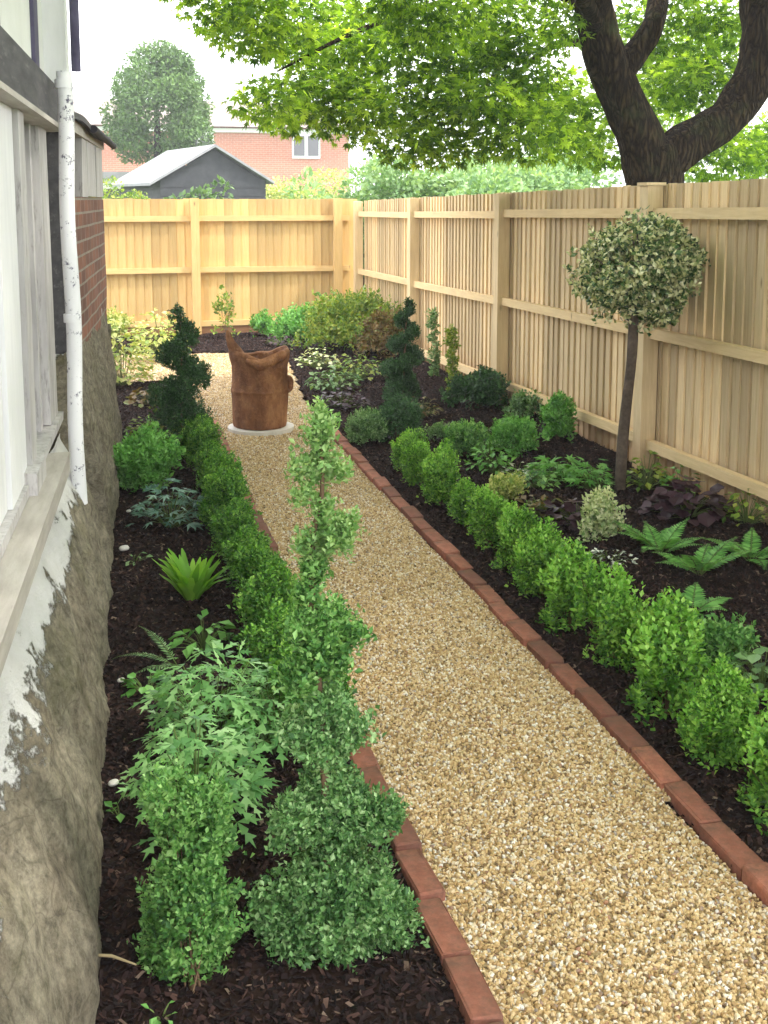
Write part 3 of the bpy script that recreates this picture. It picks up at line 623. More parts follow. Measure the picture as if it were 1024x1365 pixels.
MB().tube(smooth_path([(.15, -.03, .34), (.195, -.04, .35), (.212, -.04, .32), (.205, -.04, .27), (.16, -.03, .25)], 12), [.015, .02, .022, .024, .025, .025, .025, .025, .024, .022, .02, .015], 10, True, .25).build('side_knob', M['pot'], pt, True)
MB().tube([(-.12, -.17, .50), (-.04, -.215, .475), (.05, -.21, .50), (.14, -.16, .53), (.19, -.06, .55)], [.022, .034, .038, .034, .018], 12, True, .35).build('rim_roll', M['pot'], pt, True)
MB().tube([(0, 0, .42), (0, 0, .455)], .165, 20).build('compost', M['soil'], pt)
# ------------------------------------------------------------------ BACKGROUND beyond the fences
sh = empty('garden_shed', (2.32, 22, 0), R(12), 'dark timber shed with a pale pitched roof beyond the back fence', 'shed')
MB().add([(-1.02, 0, -.3), (1.0, 0, -.3), (1.0, 0, 1.98), (0, 0, 2.56), (-1.02, 0, 1.98), (-1.02, 3, -.3), (1.0, 3, -.3), (1.0, 3, 1.98), (0, 3, 2.56), (-1.02, 3, 1.98)],
   [np.array([(0, 1, 2, 3, 4), (5, 9, 8, 7, 6)]), np.array([(0, 4, 9, 5), (1, 6, 7, 2)])]).build('wall', M['slate'], sh)
for z in np.arange(.1, 1.95, .16): MB().box(-1.03, 1.01, -.022, -.002, z, z+.145).build('weatherboard', M['slate'], sh) if z > 1.2 else None
rf = MB(); rf.add([(0, -.12, 2.60), (-1.25, -.12, 1.89), (-1.25, 3.1, 1.89), (0, 3.1, 2.60), (0, -.12, 2.65), (-1.25, -.12, 1.94), (-1.25, 3.1, 1.94), (0, 3.1, 2.65)], np.array([(0, 1, 2, 3), (4, 7, 6, 5), (0, 4, 5, 1), (2, 6, 7, 3), (1, 5, 6, 2)]))
rf.add([(0, -.12, 2.60), (1.15, -.12, 1.93), (1.15, 3.1, 1.93), (0, 3.1, 2.60), (0, -.12, 2.65), (1.15, -.12, 1.98), (1.15, 3.1, 1.98), (0, 3.1, 2.65)], np.array([(0, 3, 2, 1), (4, 5, 6, 7), (0, 1, 5, 4), (2, 3, 7, 6), (1, 2, 6, 5)]))
rf.build('roof', M['felt'], sh)
# brick house, far
hs = empty('brick_house', (5.2, 45, 0), 0, 'long orange-brick house with pale tiled roof far behind the shed', 'house')
MB().box(-8.2, 4.8, 0, 8, -.5, 4.45).build('wall', M['house_brick'], hs)
MB().add([(-8.7, -.4, 4.35), (5.2, -.4, 4.35), (5.2, 8.4, 4.35), (-8.7, 8.4, 4.35), (-6, 4, 5.6), (3, 4, 5.6)], [np.array([(0, 1, 5, 4), (2, 3, 4, 5), (0, 3, 2, 1)]), np.array([(1, 2, 5), (3, 0, 4)])]).build('roof', M['tile'], hs)
for (x, w, z, h) in ((3.1, 1.1, 3.2, .95), (-5.2, 1.1, 3.2, .95), (-1.0, 1.1, 3.2, .95), (1.2, 1.1, .6, 1.1)):
    wf = MB().box(x-w/2, x+w/2, -.06, .04, z-.0, z+h).build('window', M['white_paint'], hs)
    for q in (-1, 1): MB().box(x+q*w/4-w*.19, x+q*w/4+w*.19, -.085, -.062, z+.1, z+h-.1).build('pane', M['glass'], wf)
MB().box(-8.21, 4.81, -.12, -.01, 4.15, 4.3).build('fascia', M['white_paint'], hs)
# white rendered garage
gg = empty('white_garage', (1.0, 30, 0), 0, 'low white flat-roofed garage beyond the fence at the left', 'garage')
MB().box(-1.4, 1.4, 0, 5, -.5, 2.15).build('wall', M['white_paint'], gg); MB().box(-1.55, 1.55, -.15, 5.2, 2.152, 2.32).build('roof', M['felt'], gg)
MB().box(-1., 1., -.04, -.003, -.4, 1.9).build('door', M['slate'], gg)
# round-headed tree
def crown(mb, blobs, n, size, tpl='dia', shell=.75):
    B = np.array(blobs, float); w = B[:, 3]**2; idx = rng.choice(len(B), n, p=w/w.sum()); d = sphere(n); rr = 1-(1-shell)*rng.random(n)**1.5*1.5
    P = B[idx, :3]+d*B[idx, 3:6]*rr[:, None]+rng.normal(0, .02, (n, 3)); D = d+rng.normal(0, .6, (n, 3)); leaves(mb, tpl, P, D, rng.normal(0, .6, (n, 3))+d+np.array([0, 0, .5]), size*rng.uniform(.6, 1.3, n))
tr = empty('round_tree', (1.66, 28, 0), 0, 'dense round-headed green tree standing left of the shed, far away', 'tree')
bl = [(0, 0, 3.8, 1.0, 1.0, 1.45)]
for i in range(46):
    d = sphere(1)[0]; tz = d[2]; bl.append((d[0]*(.92-.15*tz), d[1]*.95, 3.75+d[2]*1.15, rng.uniform(.26, .46), rng.uniform(.26, .46), rng.uniform(.26, .42)))
mb = MB(); crown(mb, bl, 30000, .085); mb.build('crown', M['far_tree'], tr)
MB().tube([(-.05, 0, -.2), (-.06, 0, 1.4), (0, 0, 2.4), (0, 0, 4)], [.14, .12, .11, .04], 8).build('trunk', M['bark'], tr, True)
def backbush(x, y, z, rx, rz_, n, label, mat='far_bush', size=.10):
    n = int(n*1.5)
    b = empty('bush', (x, y, 0), 0, label, 'bush', 'bushes beyond the fence'); L_ = [(rng.normal(0, rx*.5), rng.normal(0, rx*.4), z+rng.normal(0, rz_*.35), rx*rng.uniform(.3, .55), rx*rng.uniform(.3, .5), rz_*rng.uniform(.3, .55)) for _ in range(16)]
    mb = MB(); crown(mb, L_, n, size); mb.build('foliage', M[mat], b)
    st = MB(); [st.tube([(0, 0, -.2), (q[0]*.5, q[1]*.5, z*.5), (q[0], q[1], q[2])], [.04, .03, .015], 6) for q in L_[:6]]; st.build('stem', M['stem'], b)
backbush(3.9, 17.5, 1.2, 1.0, .9, 6000, 'pale green bush beyond the corner where the two fences meet')
backbush(5.6, 16.5, 1.3, 1.1, .9, 6000, 'pale bush beyond the fence under the left side of the tree canopy')
backbush(7.6, 18.0, 1.5, 1.5, 1.1, 7000, 'broad pale bush seen between canopy and fence, left of the tree trunk')
backbush(4.75, 17.0, 1.5, 1.0, .8, 6000, 'pale rounded bush in the middle of those under the canopy edge')
backbush(6.7, 17.4, 1.7, 1.1, .8, 6000, 'taller pale bush between the two broad ones left of the tree trunk')
backbush(8.5, 14.0, 1.2, 1.3, 1.1, 6000, 'bush seen low under the right-hand limb of the large tree', 'far_tree')
backbush(.42, 17.0, 1.5, .5, .42, 2500, 'small yellow-green bush above the back fence beside the outhouse', 'gold', .05)
backbush(2.0, 19.5, 1.3, .5, .5, 1500, 'dark low bush in front of the shed roof, behind the back fence', 'far_tree')
backbush(4.6, 26.0, 1.7, 1.1, .6, 4000, 'bright yellow bush just right of the dark shed', 'yellow', .08)  # yellow leaves, brighter than the other bushes
# ------------------------------------------------------------------ LARGE TREE over the right fence
TX, TY = 4.62, 9.0
lt = empty('large_tree', (TX, TY, 0), 0, 'large spreading tree with a dark forked trunk leaning over the right fence', 'tree')
def tp(x, y, dy=0.): a = atY(x, y, TY+dy); return (a[0]-TX, a[1]-TY, a[2])
def limb(mb, P, rad, m=24, n=14, bump=.16, seed=0.):
    Q = smooth_path(P, m); rr = np.interp(np.linspace(0, len(rad)-1, m), np.arange(len(rad)), rad); mb.tube(Q, rr, n, True, bump, 2.2, seed)
mb = MB()
limb(mb, [(.02, 0, -.1), (.0, 0, .9), tp(872, 235), tp(868, 196)], [.34, .27, .235, .21], 16, 18)
limb(mb, [tp(868, 232), tp(845, 165), tp(812, 90), tp(793, 20), tp(780, -60, -.3), tp(740, -180, -.8), tp(690, -330, -1.6)], [.22, .185, .17, .155, .15, .12, .07], 34, 16, seed=2)
limb(mb, [tp(818, 105), tp(848, 70), tp(872, 30), tp(880, -20, .2), tp(900, -120, .5), tp(960, -260, 1)], [.13, .105, .09, .085, .08, .05], 24, 12, seed=5)
limb(mb, [tp(872, 228), tp(915, 192), tp(965, 160), tp(1003, 110), tp(1015, 50), tp(1012, -20), tp(1040, -160, -.4), tp(1100, -300, -1)], [.19, .185, .165, .18, .165, .15, .12, .07], 36, 16, seed=8)
# boughs reaching over the garden
boughs = [([tp(800, 40), tp(740, -60, -1.2), tp(640, -90, -2.2), tp(520, -70, -3.)], [.07, .05, .035, .015]),
          ([tp(795, 10), tp(700, -20, .2), tp(600, 0, .4), tp(480, 40, .2), tp(370, 95, -.1)], [.06, .045, .03, .02, .008]),
          ([tp(740, -150, -.6), tp(600, -160, -1.2), tp(450, -120, -1.5), tp(330, -30, -1.5)], [.06, .045, .03, .01]),
          ([tp(1015, 0), tp(900, -200, -2.), tp(760, -350, -3.5), tp(600, -500, -5)], [.09, .07, .05, .02]),
          ([tp(805, 60), tp(740, 60, .8), tp(670, 110, 1.2), tp(560, 150, 1.3)], [.05, .035, .02, .008])]
for i, (P, rr) in enumerate(boughs): limb(mb, P, rr, 20, 8, .1, i*3.)
mb.build('trunk', M['bark'], lt, True)
mb = MB()
def leafspray(c, r, n, size=.13, flat=.55):
    c = np.asarray(c); d = sphere(n)*rng.random((n, 1))**.4; P = c+d*np.array([r, r, r*flat]); D = d*.7+np.array([0, 0, -.35])+rng.normal(0, .5, (n, 3)); U = np.array([0, 0, 1.])+rng.normal(0, .42, (n, 3)); leaves(mb, 'lobed', P, D, U, size*rng.uniform(.6, 1.15, n))
# lower visible skirt of the canopy (clump centres in metres relative to the trunk, read off the ground plan)
clumps = []
low = [(240, -20), (300, 10), (290, -50), (345, 40), (400, 30), (330, 0), (380, 60), (430, 70), (360, 135), (400, 150), (440, 130), (470, 165), (510, 140), (560, 165), (610, 150), (540, 190), (600, 200), (650, 190), (700, 180), (760, 190), (800, 205),
       (480, 100), (530, 70), (580, 90), (640, 80), (700, 100), (740, 40), (760, 120), (470, 30), (420, -10), (520, 0), (590, 20), (660, 10), (720, -20), (640, 130), (690, 140), (590, 120), (450, 60),
       (560, 40), (620, 50), (680, 60), (495, 120), (730, 150), (780, 160), (410, 110), (500, 40)]
for (x, y) in low:
    dy = rng.uniform(-.8, 1.2); clumps.append((tp(x, y, dy), rng.uniform(.26, .42)))
right = [(900, 60), (930, 20), (950, 90), (900, 120), (870, 160), (930, 110), (980, 30), (900, -10), (1040, 200), (990, 200), (960, 215), (1030, 170), (850, 20), (880, 90), (955, 50), (850, 55)]
for (x, y) in right:
    dy = rng.uniform(.7, 2.5); clumps.append((tp(x, y, dy), rng.uniform(.3, .5)))
for (c, r) in clumps: leafspray(c, r, int(380*(r/.35)**2), .077)
# the crown above and toward the camera (shades the garden)
for i in range(400):
    a = rng.uniform(0, 6.283); q = math.sqrt(rng.random()); x = -1.0+math.cos(a)*q*4.6; y = -3.2+math.sin(a)*q*6.2; z = 3.75+rng.random()*2.6*(1-q*q*.5)+.2*abs(x+1)
    X, Y, Z = x+TX, y+TY, z
    if Y > .8:
        u, v = proj(X, Y, Z)
        if v > -75 and 0 < u < 800 and Y < 11: continue       # above the camera's view only
        if v > -50: continue
    if X < -.2: continue
    gxs, gys = X-.80/1.15*Z, Y+.36/1.15*Z        # let the sun reach the far left corner of the garden
    if gys > 9.9 and gxs < 2.6: continue
    leafspray((x, y, z), rng.uniform(.5, .8), 85, .19, .4)
mb.build('crown', M['canopy'], lt)
# ------------------------------------------------------------------ LEFT BED plants
gx, gy = G(452, 1322)
def P2(x, y, dy=0.):            # picture reading -> local offsets from the near spiral's stem
    a = atY(x, y, gy+.16+dy); return (a[0]-gx, a[1]-gy, a[2])
S0 = [(447, 1243, 100), (385, 1262, 52), (508, 1258, 50), (447, 1225, 84), (448, 1092, 64), (396, 1088, 50), (496, 1086, 50), (442, 1062, 50), (430, 985, 42), (464, 970, 38), (398, 968, 34), (436, 935, 38)]
S1 = [(400, 895, 30), (440, 875, 34), (425, 850, 36), (460, 840, 27), (402, 828, 22), (440, 812, 28), (410, 782, 20), (418, 752, 20)]
S2 = [(405, 715, 22), (445, 705, 30), (462, 690, 24), (425, 730, 24), (430, 670, 20), (405, 650, 18), (420, 620, 24), (448, 612, 22), (398, 612, 16), (430, 590, 20), (418, 565, 20), (438, 560, 17), (425, 540, 14)]
def px2blob(L_, seedk=0):
    out_ = []
    for i, (u, v, r) in enumerate(L_):
        q = P2(u, v); rr = r/1550*2.42*.93; out_.append((q[0], q[1]+.3*rr*math.sin(i*2.1+seedk)*(i > 0), max(q[2], rr*.8), rr, rr, rr*.88))
    return out_
bs0, bs1, bs2 = px2blob(S0), px2blob(S1, 1), px2blob(S2, 2); c0 = P2(450, 1238); top = P2(424, 530)[2]; ax = P2(432, 900)[0]
mb = MB(); sprigs(mb, bs0, 3400, L=.05, per=9, size=.0178, lump=.2, fill=.3, zmin=-.8, up=.35, wild=.4)
o = empty('spiral_topiary', (gx, gy, 0), 0, 'tall box spiral topiary with a round base, nearest the camera beside the gravel', 'topiary')
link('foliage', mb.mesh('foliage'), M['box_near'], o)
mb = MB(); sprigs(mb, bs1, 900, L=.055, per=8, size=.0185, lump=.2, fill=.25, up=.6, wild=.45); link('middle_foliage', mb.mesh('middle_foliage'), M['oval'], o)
mb = MB(); sprigs(mb, bs2, 420, L=.06, per=8, size=.0185, lump=.2, fill=.25, up=1., wild=.4); link('upper_foliage', mb.mesh('upper_foliage'), M['box_lit'], o)  # same box plant; bright light at the top put into paler leaves
MB().tube(smooth_path([(0, .13, 0), (ax, c0[1], .4), (P2(415, 760)[0], c0[1], P2(415, 760)[2]), (P2(430, 650)[0], c0[1], P2(430, 650)[2]), (P2(424, 560)[0], c0[1], top-.05)], 16), np.linspace(.011, .003, 16), 8).build('stem', M['stem'], o, True)
# oval box plant
x, y = G(258, 1322); f, s = bush_mesh([(0, .08, .07, .09, .085, .08), (0, .08, .14, .10, .09, .13), (.015, .10, .27, .085, .08, .13), (-.03, .12, .36, .06, .06, .08), (.04, .1, .34, .06, .06, .08)], 1350, L=.065, per=9, size=.0195, up=1.1, lump=.25, wild=.45, zmin=-.9)
plant('box_plant', (x, y, 0), f, 'oval', 'upright oval box plant beside the round base of the near spiral topiary', 'shrub', stem=s)
# peony-like cut-leaf plants
for (bx, by, r, h, n, lab) in ((262, 1105, .17, .30, 135, 'cut-leaved leafy plant just behind the oval box plant, near the wall'), (285, 1005, .20, .34, 165, 'cut-leaved leafy plant left of the near spiral, second from the front'), (370, 1005, .15, .28, 110, 'cut-leaved plant squeezed between its neighbours and the near spiral')):
    x, y = G(bx, by); f, s = mound(int(n*.85), r, h, .08, 'cut', bare=.3); plant('leafy_perennial', (x, y, 0), f, 'peony', lab, 'plant', 'cut-leaved perennials in the left bed', s, 'green_stem')
x, y = G(256, 806); plant('strap_leaved_plant', (x, y, 0), rosette(46, .235, .017, (55, 88), (.2, .9)), 'strap', 'bright lime strap-leaved rosette standing alone on dark mulch in left bed', 'plant')
x, y = G(272, 868); f, s = mound(34, .11, .12, .062, 'ov'); plant('young_plant', (x, y, 0), f, 'fern', 'small yellow-green young plant just in front of the lime strap-leaved rosette', 'plant', stem=s, smat='green_stem')
x, y = G(240, 895); f, s = fern_mesh(4, .24, .035, (30, 55), (.7, 1.3), 14, az0=2.2, spread=2.6); plant('fern', (x, y, 0), f, 'sage', 'thin grey-green arching fern near the wall in the left bed', 'fern', stem=s, smat='green_stem')
x, y = G(195, 930); f, s = mound(34, .08, .07, .04, 'round'); plant('low_plant', (x, y, 0), f, 'fern', 'low round-leaved plant at the foot of the stone wall', 'plant', stem=s, smat='green_stem')
x, y = G(160, 1098); f, s = mound(7, .05, .05, .035, 'ov'); plant('seedling', (x, y, 0), f, 'fern', 'small seedling by the wall foot, left of the cut-leaved plants', 'plant', stem=s, smat='green_stem')
x, y = G(180, 752); f, s = mound(9, .06, .05, .03, 'ov'); plant('seedling', (x, y, 0), f, 'sage', 'small grey-green seedling left of the lime strap-leaved rosette', 'plant', stem=s, smat='green_stem')
x, y = G(215, 1362); f, s = mound(7, .03, .03, .02, 'ov'); plant('seedling', (x, y, 0), f, 'fern', 'tiny seedling at the bottom edge below the oval box plant', 'plant', stem=s, smat='green_stem')
x, y = G(228, 705); f, s = mound(90, .19, .24, .075, 'lobed', bare=.3); plant('blue_leaved_plant', (x, y, 0), f, 'blue', 'blue-green divided-leaf plant behind the lime rosette', 'plant', stem=s, smat='green_stem')
x, y = G(192, 655); f, s = bush_mesh([(0, 0, .16, .17, .15, .16), (.05, .05, .26, .12, .12, .10), (-.06, .0, .22, .10, .1, .10)], 800, L=.10, per=8, size=.036, up=.9, tpl='ov', lump=.35, wild=.6); plant('bush', (x, y, 0), f, 'fern', 'fresh green bush against the wall behind the blue-green plant', 'shrub', stem=s)
# far dark spiral
def dark_spiral(lab, bx, by, topy, rbase, turns, tx, seed, cat='topiary', rs=1., qs=1.):
    x, y = G(bx, by); y2 = y+rbase*.6; top = atY(tx, topy, y2)[2]; lx = atY(tx, topy, y2)[0]-x
    bl = [(0, 0, rbase*.8, rbase, rbase, rbase*.85), (0, 0, rbase*1.35, rbase*.75, rbase*.75, rbase*.8)]
    for i in range(70):
        t = i/69; z = rbase*1.7+(top-rbase*1.7)*t; ph = seed+t*turns*6.283; rr = (rbase*.36*(1-t)+.018)*rs; q = (rbase*.46*(1-t)**.7+.042)*qs
        bl.append((lx*t+math.cos(ph)*rr, math.sin(ph)*rr, z, q, q, q*.8))
    mb = MB(); sprigs(mb, bl[:2], 700, L=.05, per=8, size=.022, lump=.1); sprigs(mb, bl[2:], 1500, L=.04, per=8, size=.023, lump=.06)
    o = empty('spiral_topiary', (x, y2, 0), 0, lab, cat); link('foliage', mb.mesh('foliage'), M['dark'], o); MB().tube([(0, 0, 0), (lx*.5, 0, top*.5), (lx, 0, top)], [.014, .01, .004], 8).build('stem', M['stem'], o, True)
dark_spiral('dark green spiral topiary in the left bed, before the pot', 246, 602, 408, .20, 2.2, 240, 2.6, rs=1.3, qs=.95)
dark_spiral('dark green conical spiral topiary in the right bed near the fence', 540, 545, 400, .155, 3.0, 543, 1.2, rs=1.5, qs=.8)
# left hedge
hv = []
for i in range(3):
    f, s = bush_mesh([(0, 0, .13, .105, .10, .12), (rng.normal(0, .02), .01, .22, .085, .08, .09), (.03, -.03, .17, .08, .08, .09)], 560, L=.065, per=8, size=.023, up=1.0, lump=.32, wild=.5); hv.append((f, s)); gL = globals().setdefault('gL', []); gL.append(growth(.30, .10, 90, .022))
names = ['nearest', 'second', 'third', 'fourth', 'fifth', 'sixth', 'seventh', 'eighth', 'ninth', 'tenth', 'eleventh', 'twelfth', 'thirteenth', 'fourteenth']
ly = [3.30, 3.68, 4.05, 4.42, 4.80, 5.20, 5.60, 6.02, 6.45, 6.90, 7.30]
protoL = []
for i, yy in enumerate(ly):
    loc = (.585+rng.normal(0, .015)+.004*i, yy, 0); sc = rng.uniform(.92, 1.12); lab = ('%s box plant from the front in the left hedge row' % names[i]) if i else 'nearest box plant of the left hedge row, touching the near spiral'
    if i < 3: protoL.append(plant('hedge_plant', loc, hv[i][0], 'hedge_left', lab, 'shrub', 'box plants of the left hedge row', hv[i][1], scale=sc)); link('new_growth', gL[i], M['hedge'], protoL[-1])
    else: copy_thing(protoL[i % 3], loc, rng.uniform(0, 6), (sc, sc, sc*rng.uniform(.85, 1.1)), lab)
# far left planting
for (bx, by, r, h, n, sz, tplt, mat, lab) in (
    (164, 515, .24, .62, 420, .07, 'ov', 'yellow', 'tall cream and yellow variegated shrub beyond the outhouse corner'),
    (214, 480, .28, .55, 420, .07, 'ov', 'yellow', 'yellow variegated shrub behind the top of the left dark spiral'),
    (205, 540, .20, .16, 120, .06, 'round', 'russet', 'low russet-leaved plant between the wall and left dark spiral'),
    (215, 590, .20, .26, 200, .05, 'ov', 'gold', 'olive green bushy plant at the left foot of the dark spiral')):
    x, y = G(bx, by); f, s = mound(n, r, h, sz, tplt, bare=.15); plant('border_plant', (x, y, 0), f, mat, lab, 'plant', None, s, 'green_stem')
# small stones / stick
for (bx, by, r, lab) in ((166, 742, .022, 'small white stone on mulch left of the lime rosette'), (172, 690, .012, 'tiny white stone by the wall behind the seedling'), (152, 1060, .014, 'small white pebble on mulch by the wall foot'), (162, 920, .012, 'pale pebble beside the low round-leaved plant')):
    x, y = G(bx, by); mb = MB(); mb.lathe([(.0005, 0), (r*.8, .1*r), (r, .5*r), (r*.75, .95*r), (.0005, 1.1*r)], (0, 0, 0), 12, lambda q, z, a: (q*(1+.2*math.sin(a*2+.6)), z)); o = mb.build('stone', M['stone_white'], None, True); o.location = (x, y, .03); tag(o, lab, 'stone', 'pale stones on the left bed')
x, y = G(150, 1300); o = MB().tube([(-.045, .03, .035), (0, 0, .045), (.05, -.035, .04)], [.003, .0035, .002], 6, True, .2).build('stick', M['cane'], None, True); o.location = (x, y, 0); tag(o, 'thin pale stick lying on mulch at the wall foot, bottom left', 'stick')
# ------------------------------------------------------------------ RIGHT BED plants
hv = []
for i in range(4):
    f, s = bush_mesh([(0, 0, .11, .095, .095, .11), (rng.normal(0, .03), rng.normal(0, .03), .20, .08, .08, .10), (rng.normal(0, .045), rng.normal(0, .045), .26, .055, .055, .085), (rng.normal(0, .05), rng.normal(0, .05), .16, .06, .06, .08)], 430, L=.075, per=8, size=.025, up=1.2, lump=.34, wild=.5); hv.append((f, s)); gR = globals().setdefault('gR', []); gR.append(growth(.33, .09, 120, .027, .10))
ry = [2.20, 2.56, 2.88, 3.22, 3.62, 4.00, 4.36, 4.72, 5.08, 5.46, 5.86, 6.28, 6.70]
protoR = []
for i, yy in enumerate(ry):
    loc = (1.735+rng.normal(0, .015)+.008*i, yy, 0); sc = rng.uniform(.84, 1.12)*(1.08 if i < 4 else .98); lab = ('%s bright box plant from the front in the right hedge row' % names[i]) if i else 'nearest bright box plant of the right hedge row, cut by the frame edge'
    if i < 4: protoR.append(plant('hedge_plant', loc, hv[i][0], 'hedge', lab, 'shrub', 'bright box plants of the right hedge row', hv[i][1], scale=sc)); link('new_growth', gR[i], M['lime'], protoR[-1])
    else: copy_thing(protoR[(i*3) % 4], loc, rng.uniform(0, 6), (sc, sc, sc*rng.uniform(.85, 1.1)), lab)
f, s = bush_mesh([(0, 0, .14, .17, .16, .14), (.03, 0, .22, .13, .12, .1)], 700, L=.06, per=8, size=.024)
plant('box_ball', (*G(530, 588), 0), f, 'dark', 'dark round box bush at the far end of the right hedge row', 'shrub', stem=s)
f, s = bush_mesh([(0, 0, .12, .15, .14, .12)], 500, L=.06, per=8, size=.024)
plant('box_ball', (*G(490, 592), 0), f, 'sage', 'small olive round bush at path edge, left of the dark box bush', 'shrub', stem=s)
# standard variegated holly
x, y = G(826, 655)
cx, cy, cz = atY(850, 361, y); cx -= x
o = empty('standard_holly', (x, y, 0), 0, 'variegated lollipop holly on a tall bare stem in front of the right fence', 'standard tree')
limbm = MB(); limbm.tube(smooth_path([(0, 0, -.02), (.015, 0, .35), (.05, 0, .75), (cx*.8, 0, cz-.25), (cx, 0, cz)], 20), np.linspace(.034, .024, 20), 10, True, .12, 2, 3.); limbm.build('trunk', M['holly_bark'], o, True)
mb = MB(); bl = [(cx, 0, cz, .335, .335, .30)]
for i in range(34):
    d = sphere(1)[0]; bl.append((cx+d[0]*.26, d[1]*.26, cz+d[2]*.23, .11, .11, .11))
sprigs(mb, bl, 2100, L=.07, per=7, size=.04, up=.2, zmin=-1, lump=.05, fill=.35, wild=.5); mb.build('crown', M['holly'], o)
tm = MB(); [tm.tube([(cx*.9, 0, cz-.22), (cx+d[0]*.12, d[1]*.12, cz+d[2]*.1-.05), (cx+d[0]*.24, d[1]*.24, cz+d[2]*.22)], [.012, .008, .004], 5) for d in sphere(10)]; tm.build('branch', M['holly_bark'], o, True)
def mnd(name, bx, by, r, h, n, sz, tplt, mat, lab, cat='plant', group=None, bare=.25, smat='green_stem', sc=1.):
    x, y = G(bx, by); f, s = mound(n, r, h, sz, tplt, bare=bare); return plant(name, (x, y, 0), f, mat, lab, cat, group, s, smat, scale=sc)
def bsh(name, bx, by, r, h, n, size, mat, lab, tplt='ov', up=.9, L=.08, cat='shrub'):
    x, y = G(bx, by); f, s = bush_mesh([(0, 0, h*.45, r, r, h*.42), (r*.2, 0, h*.72, r*.7, r*.7, h*.28), (-r*.3, r*.2, h*.62, r*.6, r*.6, h*.3)], n, L=L, per=8, size=size*1.08, up=up, tpl=tplt, lump=.45, wild=.65); return plant(name, (x, y, 0), f, mat, lab, cat, None, s)
bsh('shrub', 620, 612, .14, .24, 420, .03, 'oval', 'mid-green bushy plant behind the hedge row, left of two like it')
bsh('shrub', 684, 606, .15, .25, 450, .03, 'fern', 'brighter bushy plant in front of the pale fence-foot plant')
bsh('shrub', 744, 590, .10, .34, 320, .035, 'fern', 'narrow upright leafy plant by the fence, left of the standard holly')
bsh('holly_bush', 640, 545, .20, .32, 520, .04, 'dark', 'dark glossy bush against the fence below the second visible fence post')
bsh('shrub', 700, 560, .14, .22, 160, .035, 'sage', 'sparse pale grey-green plant at the fence foot')
mnd('fern', 745, 640, .17, .14, 70, .09, 'lobed', 'fern', 'low spreading fern-leaved plant left of the holly stem')
for bx, by, n, L_, lab in ((880, 742, 9, .30, 'bright fern in front of the purple leaves, right of the holly stem'), (932, 770, 8, .28, 'fern with drooping fronds in the middle of the bare mulch'), (922, 822, 5, .22, 'small narrow fern nearest the hedge row on bare mulch'), (1000, 752, 8, .28, 'fern at the right frame edge below the fence')):
    f, s = fern_mesh(n+1, L_*.95, .07, (35, 65), (.6, 1.1), 16, az0=rng.uniform(0, 6)); plant('fern', (*G(bx, by), 0), f, 'fern', lab, 'fern', 'ferns in the right bed', s, 'green_stem')
mnd('purple_leaved_plant', 918, 692, .20, .20, 110, .085, 'round', 'purple', 'large dark purple-leaved plant at the foot of the right fence', group='purple-leaved plants')
mnd('purple_leaved_plant', 768, 702, .16, .14, 70, .075, 'round', 'purple', 'dark purple-leaved plant between the hedge and the cream plant', group='purple-leaved plants')
mnd('bronze_leaved_plant', 722, 690, .12, .12, 60, .05, 'ov', 'russet', 'small bronze-green plant left of the purple-leaved one, behind the hedge')
bsh('variegated_shrub', 798, 722, .085, .25, 260, .028, 'cream', 'small cream-white variegated shrub in front of the holly stem')
bsh('variegated_shrub', 672, 668, .10, .16, 240, .028, 'yellow', 'pale variegated little shrub behind the middle of the right hedge')
for bx, by, lab in ((745, 748, 'low silver-white plant between right hedge and purple leaves'), (812, 752, 'low silver-white plant below the cream variegated shrub')): mnd('silver_plant', bx, by, .11, .05, 90, .028, 'ov', 'silver', lab, group='low silver plants', bare=.1)
mnd('grassy_plant', 862, 655, .10, .22, 60, .06, 'ov', 'gold', 'thin yellow-green plant at the fence post behind the holly stem')
mnd('grassy_plant', 995, 700, .14, .20, 90, .05, 'dia', 'gold', 'soft yellow-green tuft at the fence foot near the right frame edge')
bsh('shrub', 955, 895, .12, .20, 300, .03, 'oval', 'loose leafy plant just behind the nearest part of the right hedge')
mnd('sedum', 1015, 935, .12, .18, 90, .045, 'round', 'sage', 'grey-green fleshy-leaved plant at the right frame edge behind the hedge')
bsh('shrub', 590, 585, .10, .12, 160, .02, 'sage', 'low small-leaved grey plant on the mulch behind the far hedge')
mnd('leafy_plant', 655, 632, .13, .20, 110, .05, 'ov', 'fern', 'leafy green plant just behind the far part of the right hedge')
mnd('leafy_plant', 715, 655, .12, .16, 90, .045, 'ov', 'oval', 'small leafy plant between the spreading fern-leaved plant and the bronze-green one')
mnd('leafy_plant', 690, 640, .10, .10, 50, .035, 'ov', 'silver', 'small whitish-leaved plant near the spreading fern-leaved plant')
mnd('leafy_plant', 788, 655, .12, .20, 80, .06, 'lobed', 'fern', 'upright lobed-leaf plant just left of the bare holly stem')
mnd('leafy_plant', 560, 560, .15, .18, 90, .045, 'ov', 'russet', 'reddish low plant at the foot of the right dark conical spiral')
mnd('leafy_plant', 905, 660, .10, .16, 50, .05, 'ov', 'fern', 'thin green plant against the fence above the large purple leaves')
mnd('leafy_plant', 640, 585, .10, .10, 50, .035, 'ov', 'sage', 'low greyish plant between the dark glossy bush and the bushy ones')
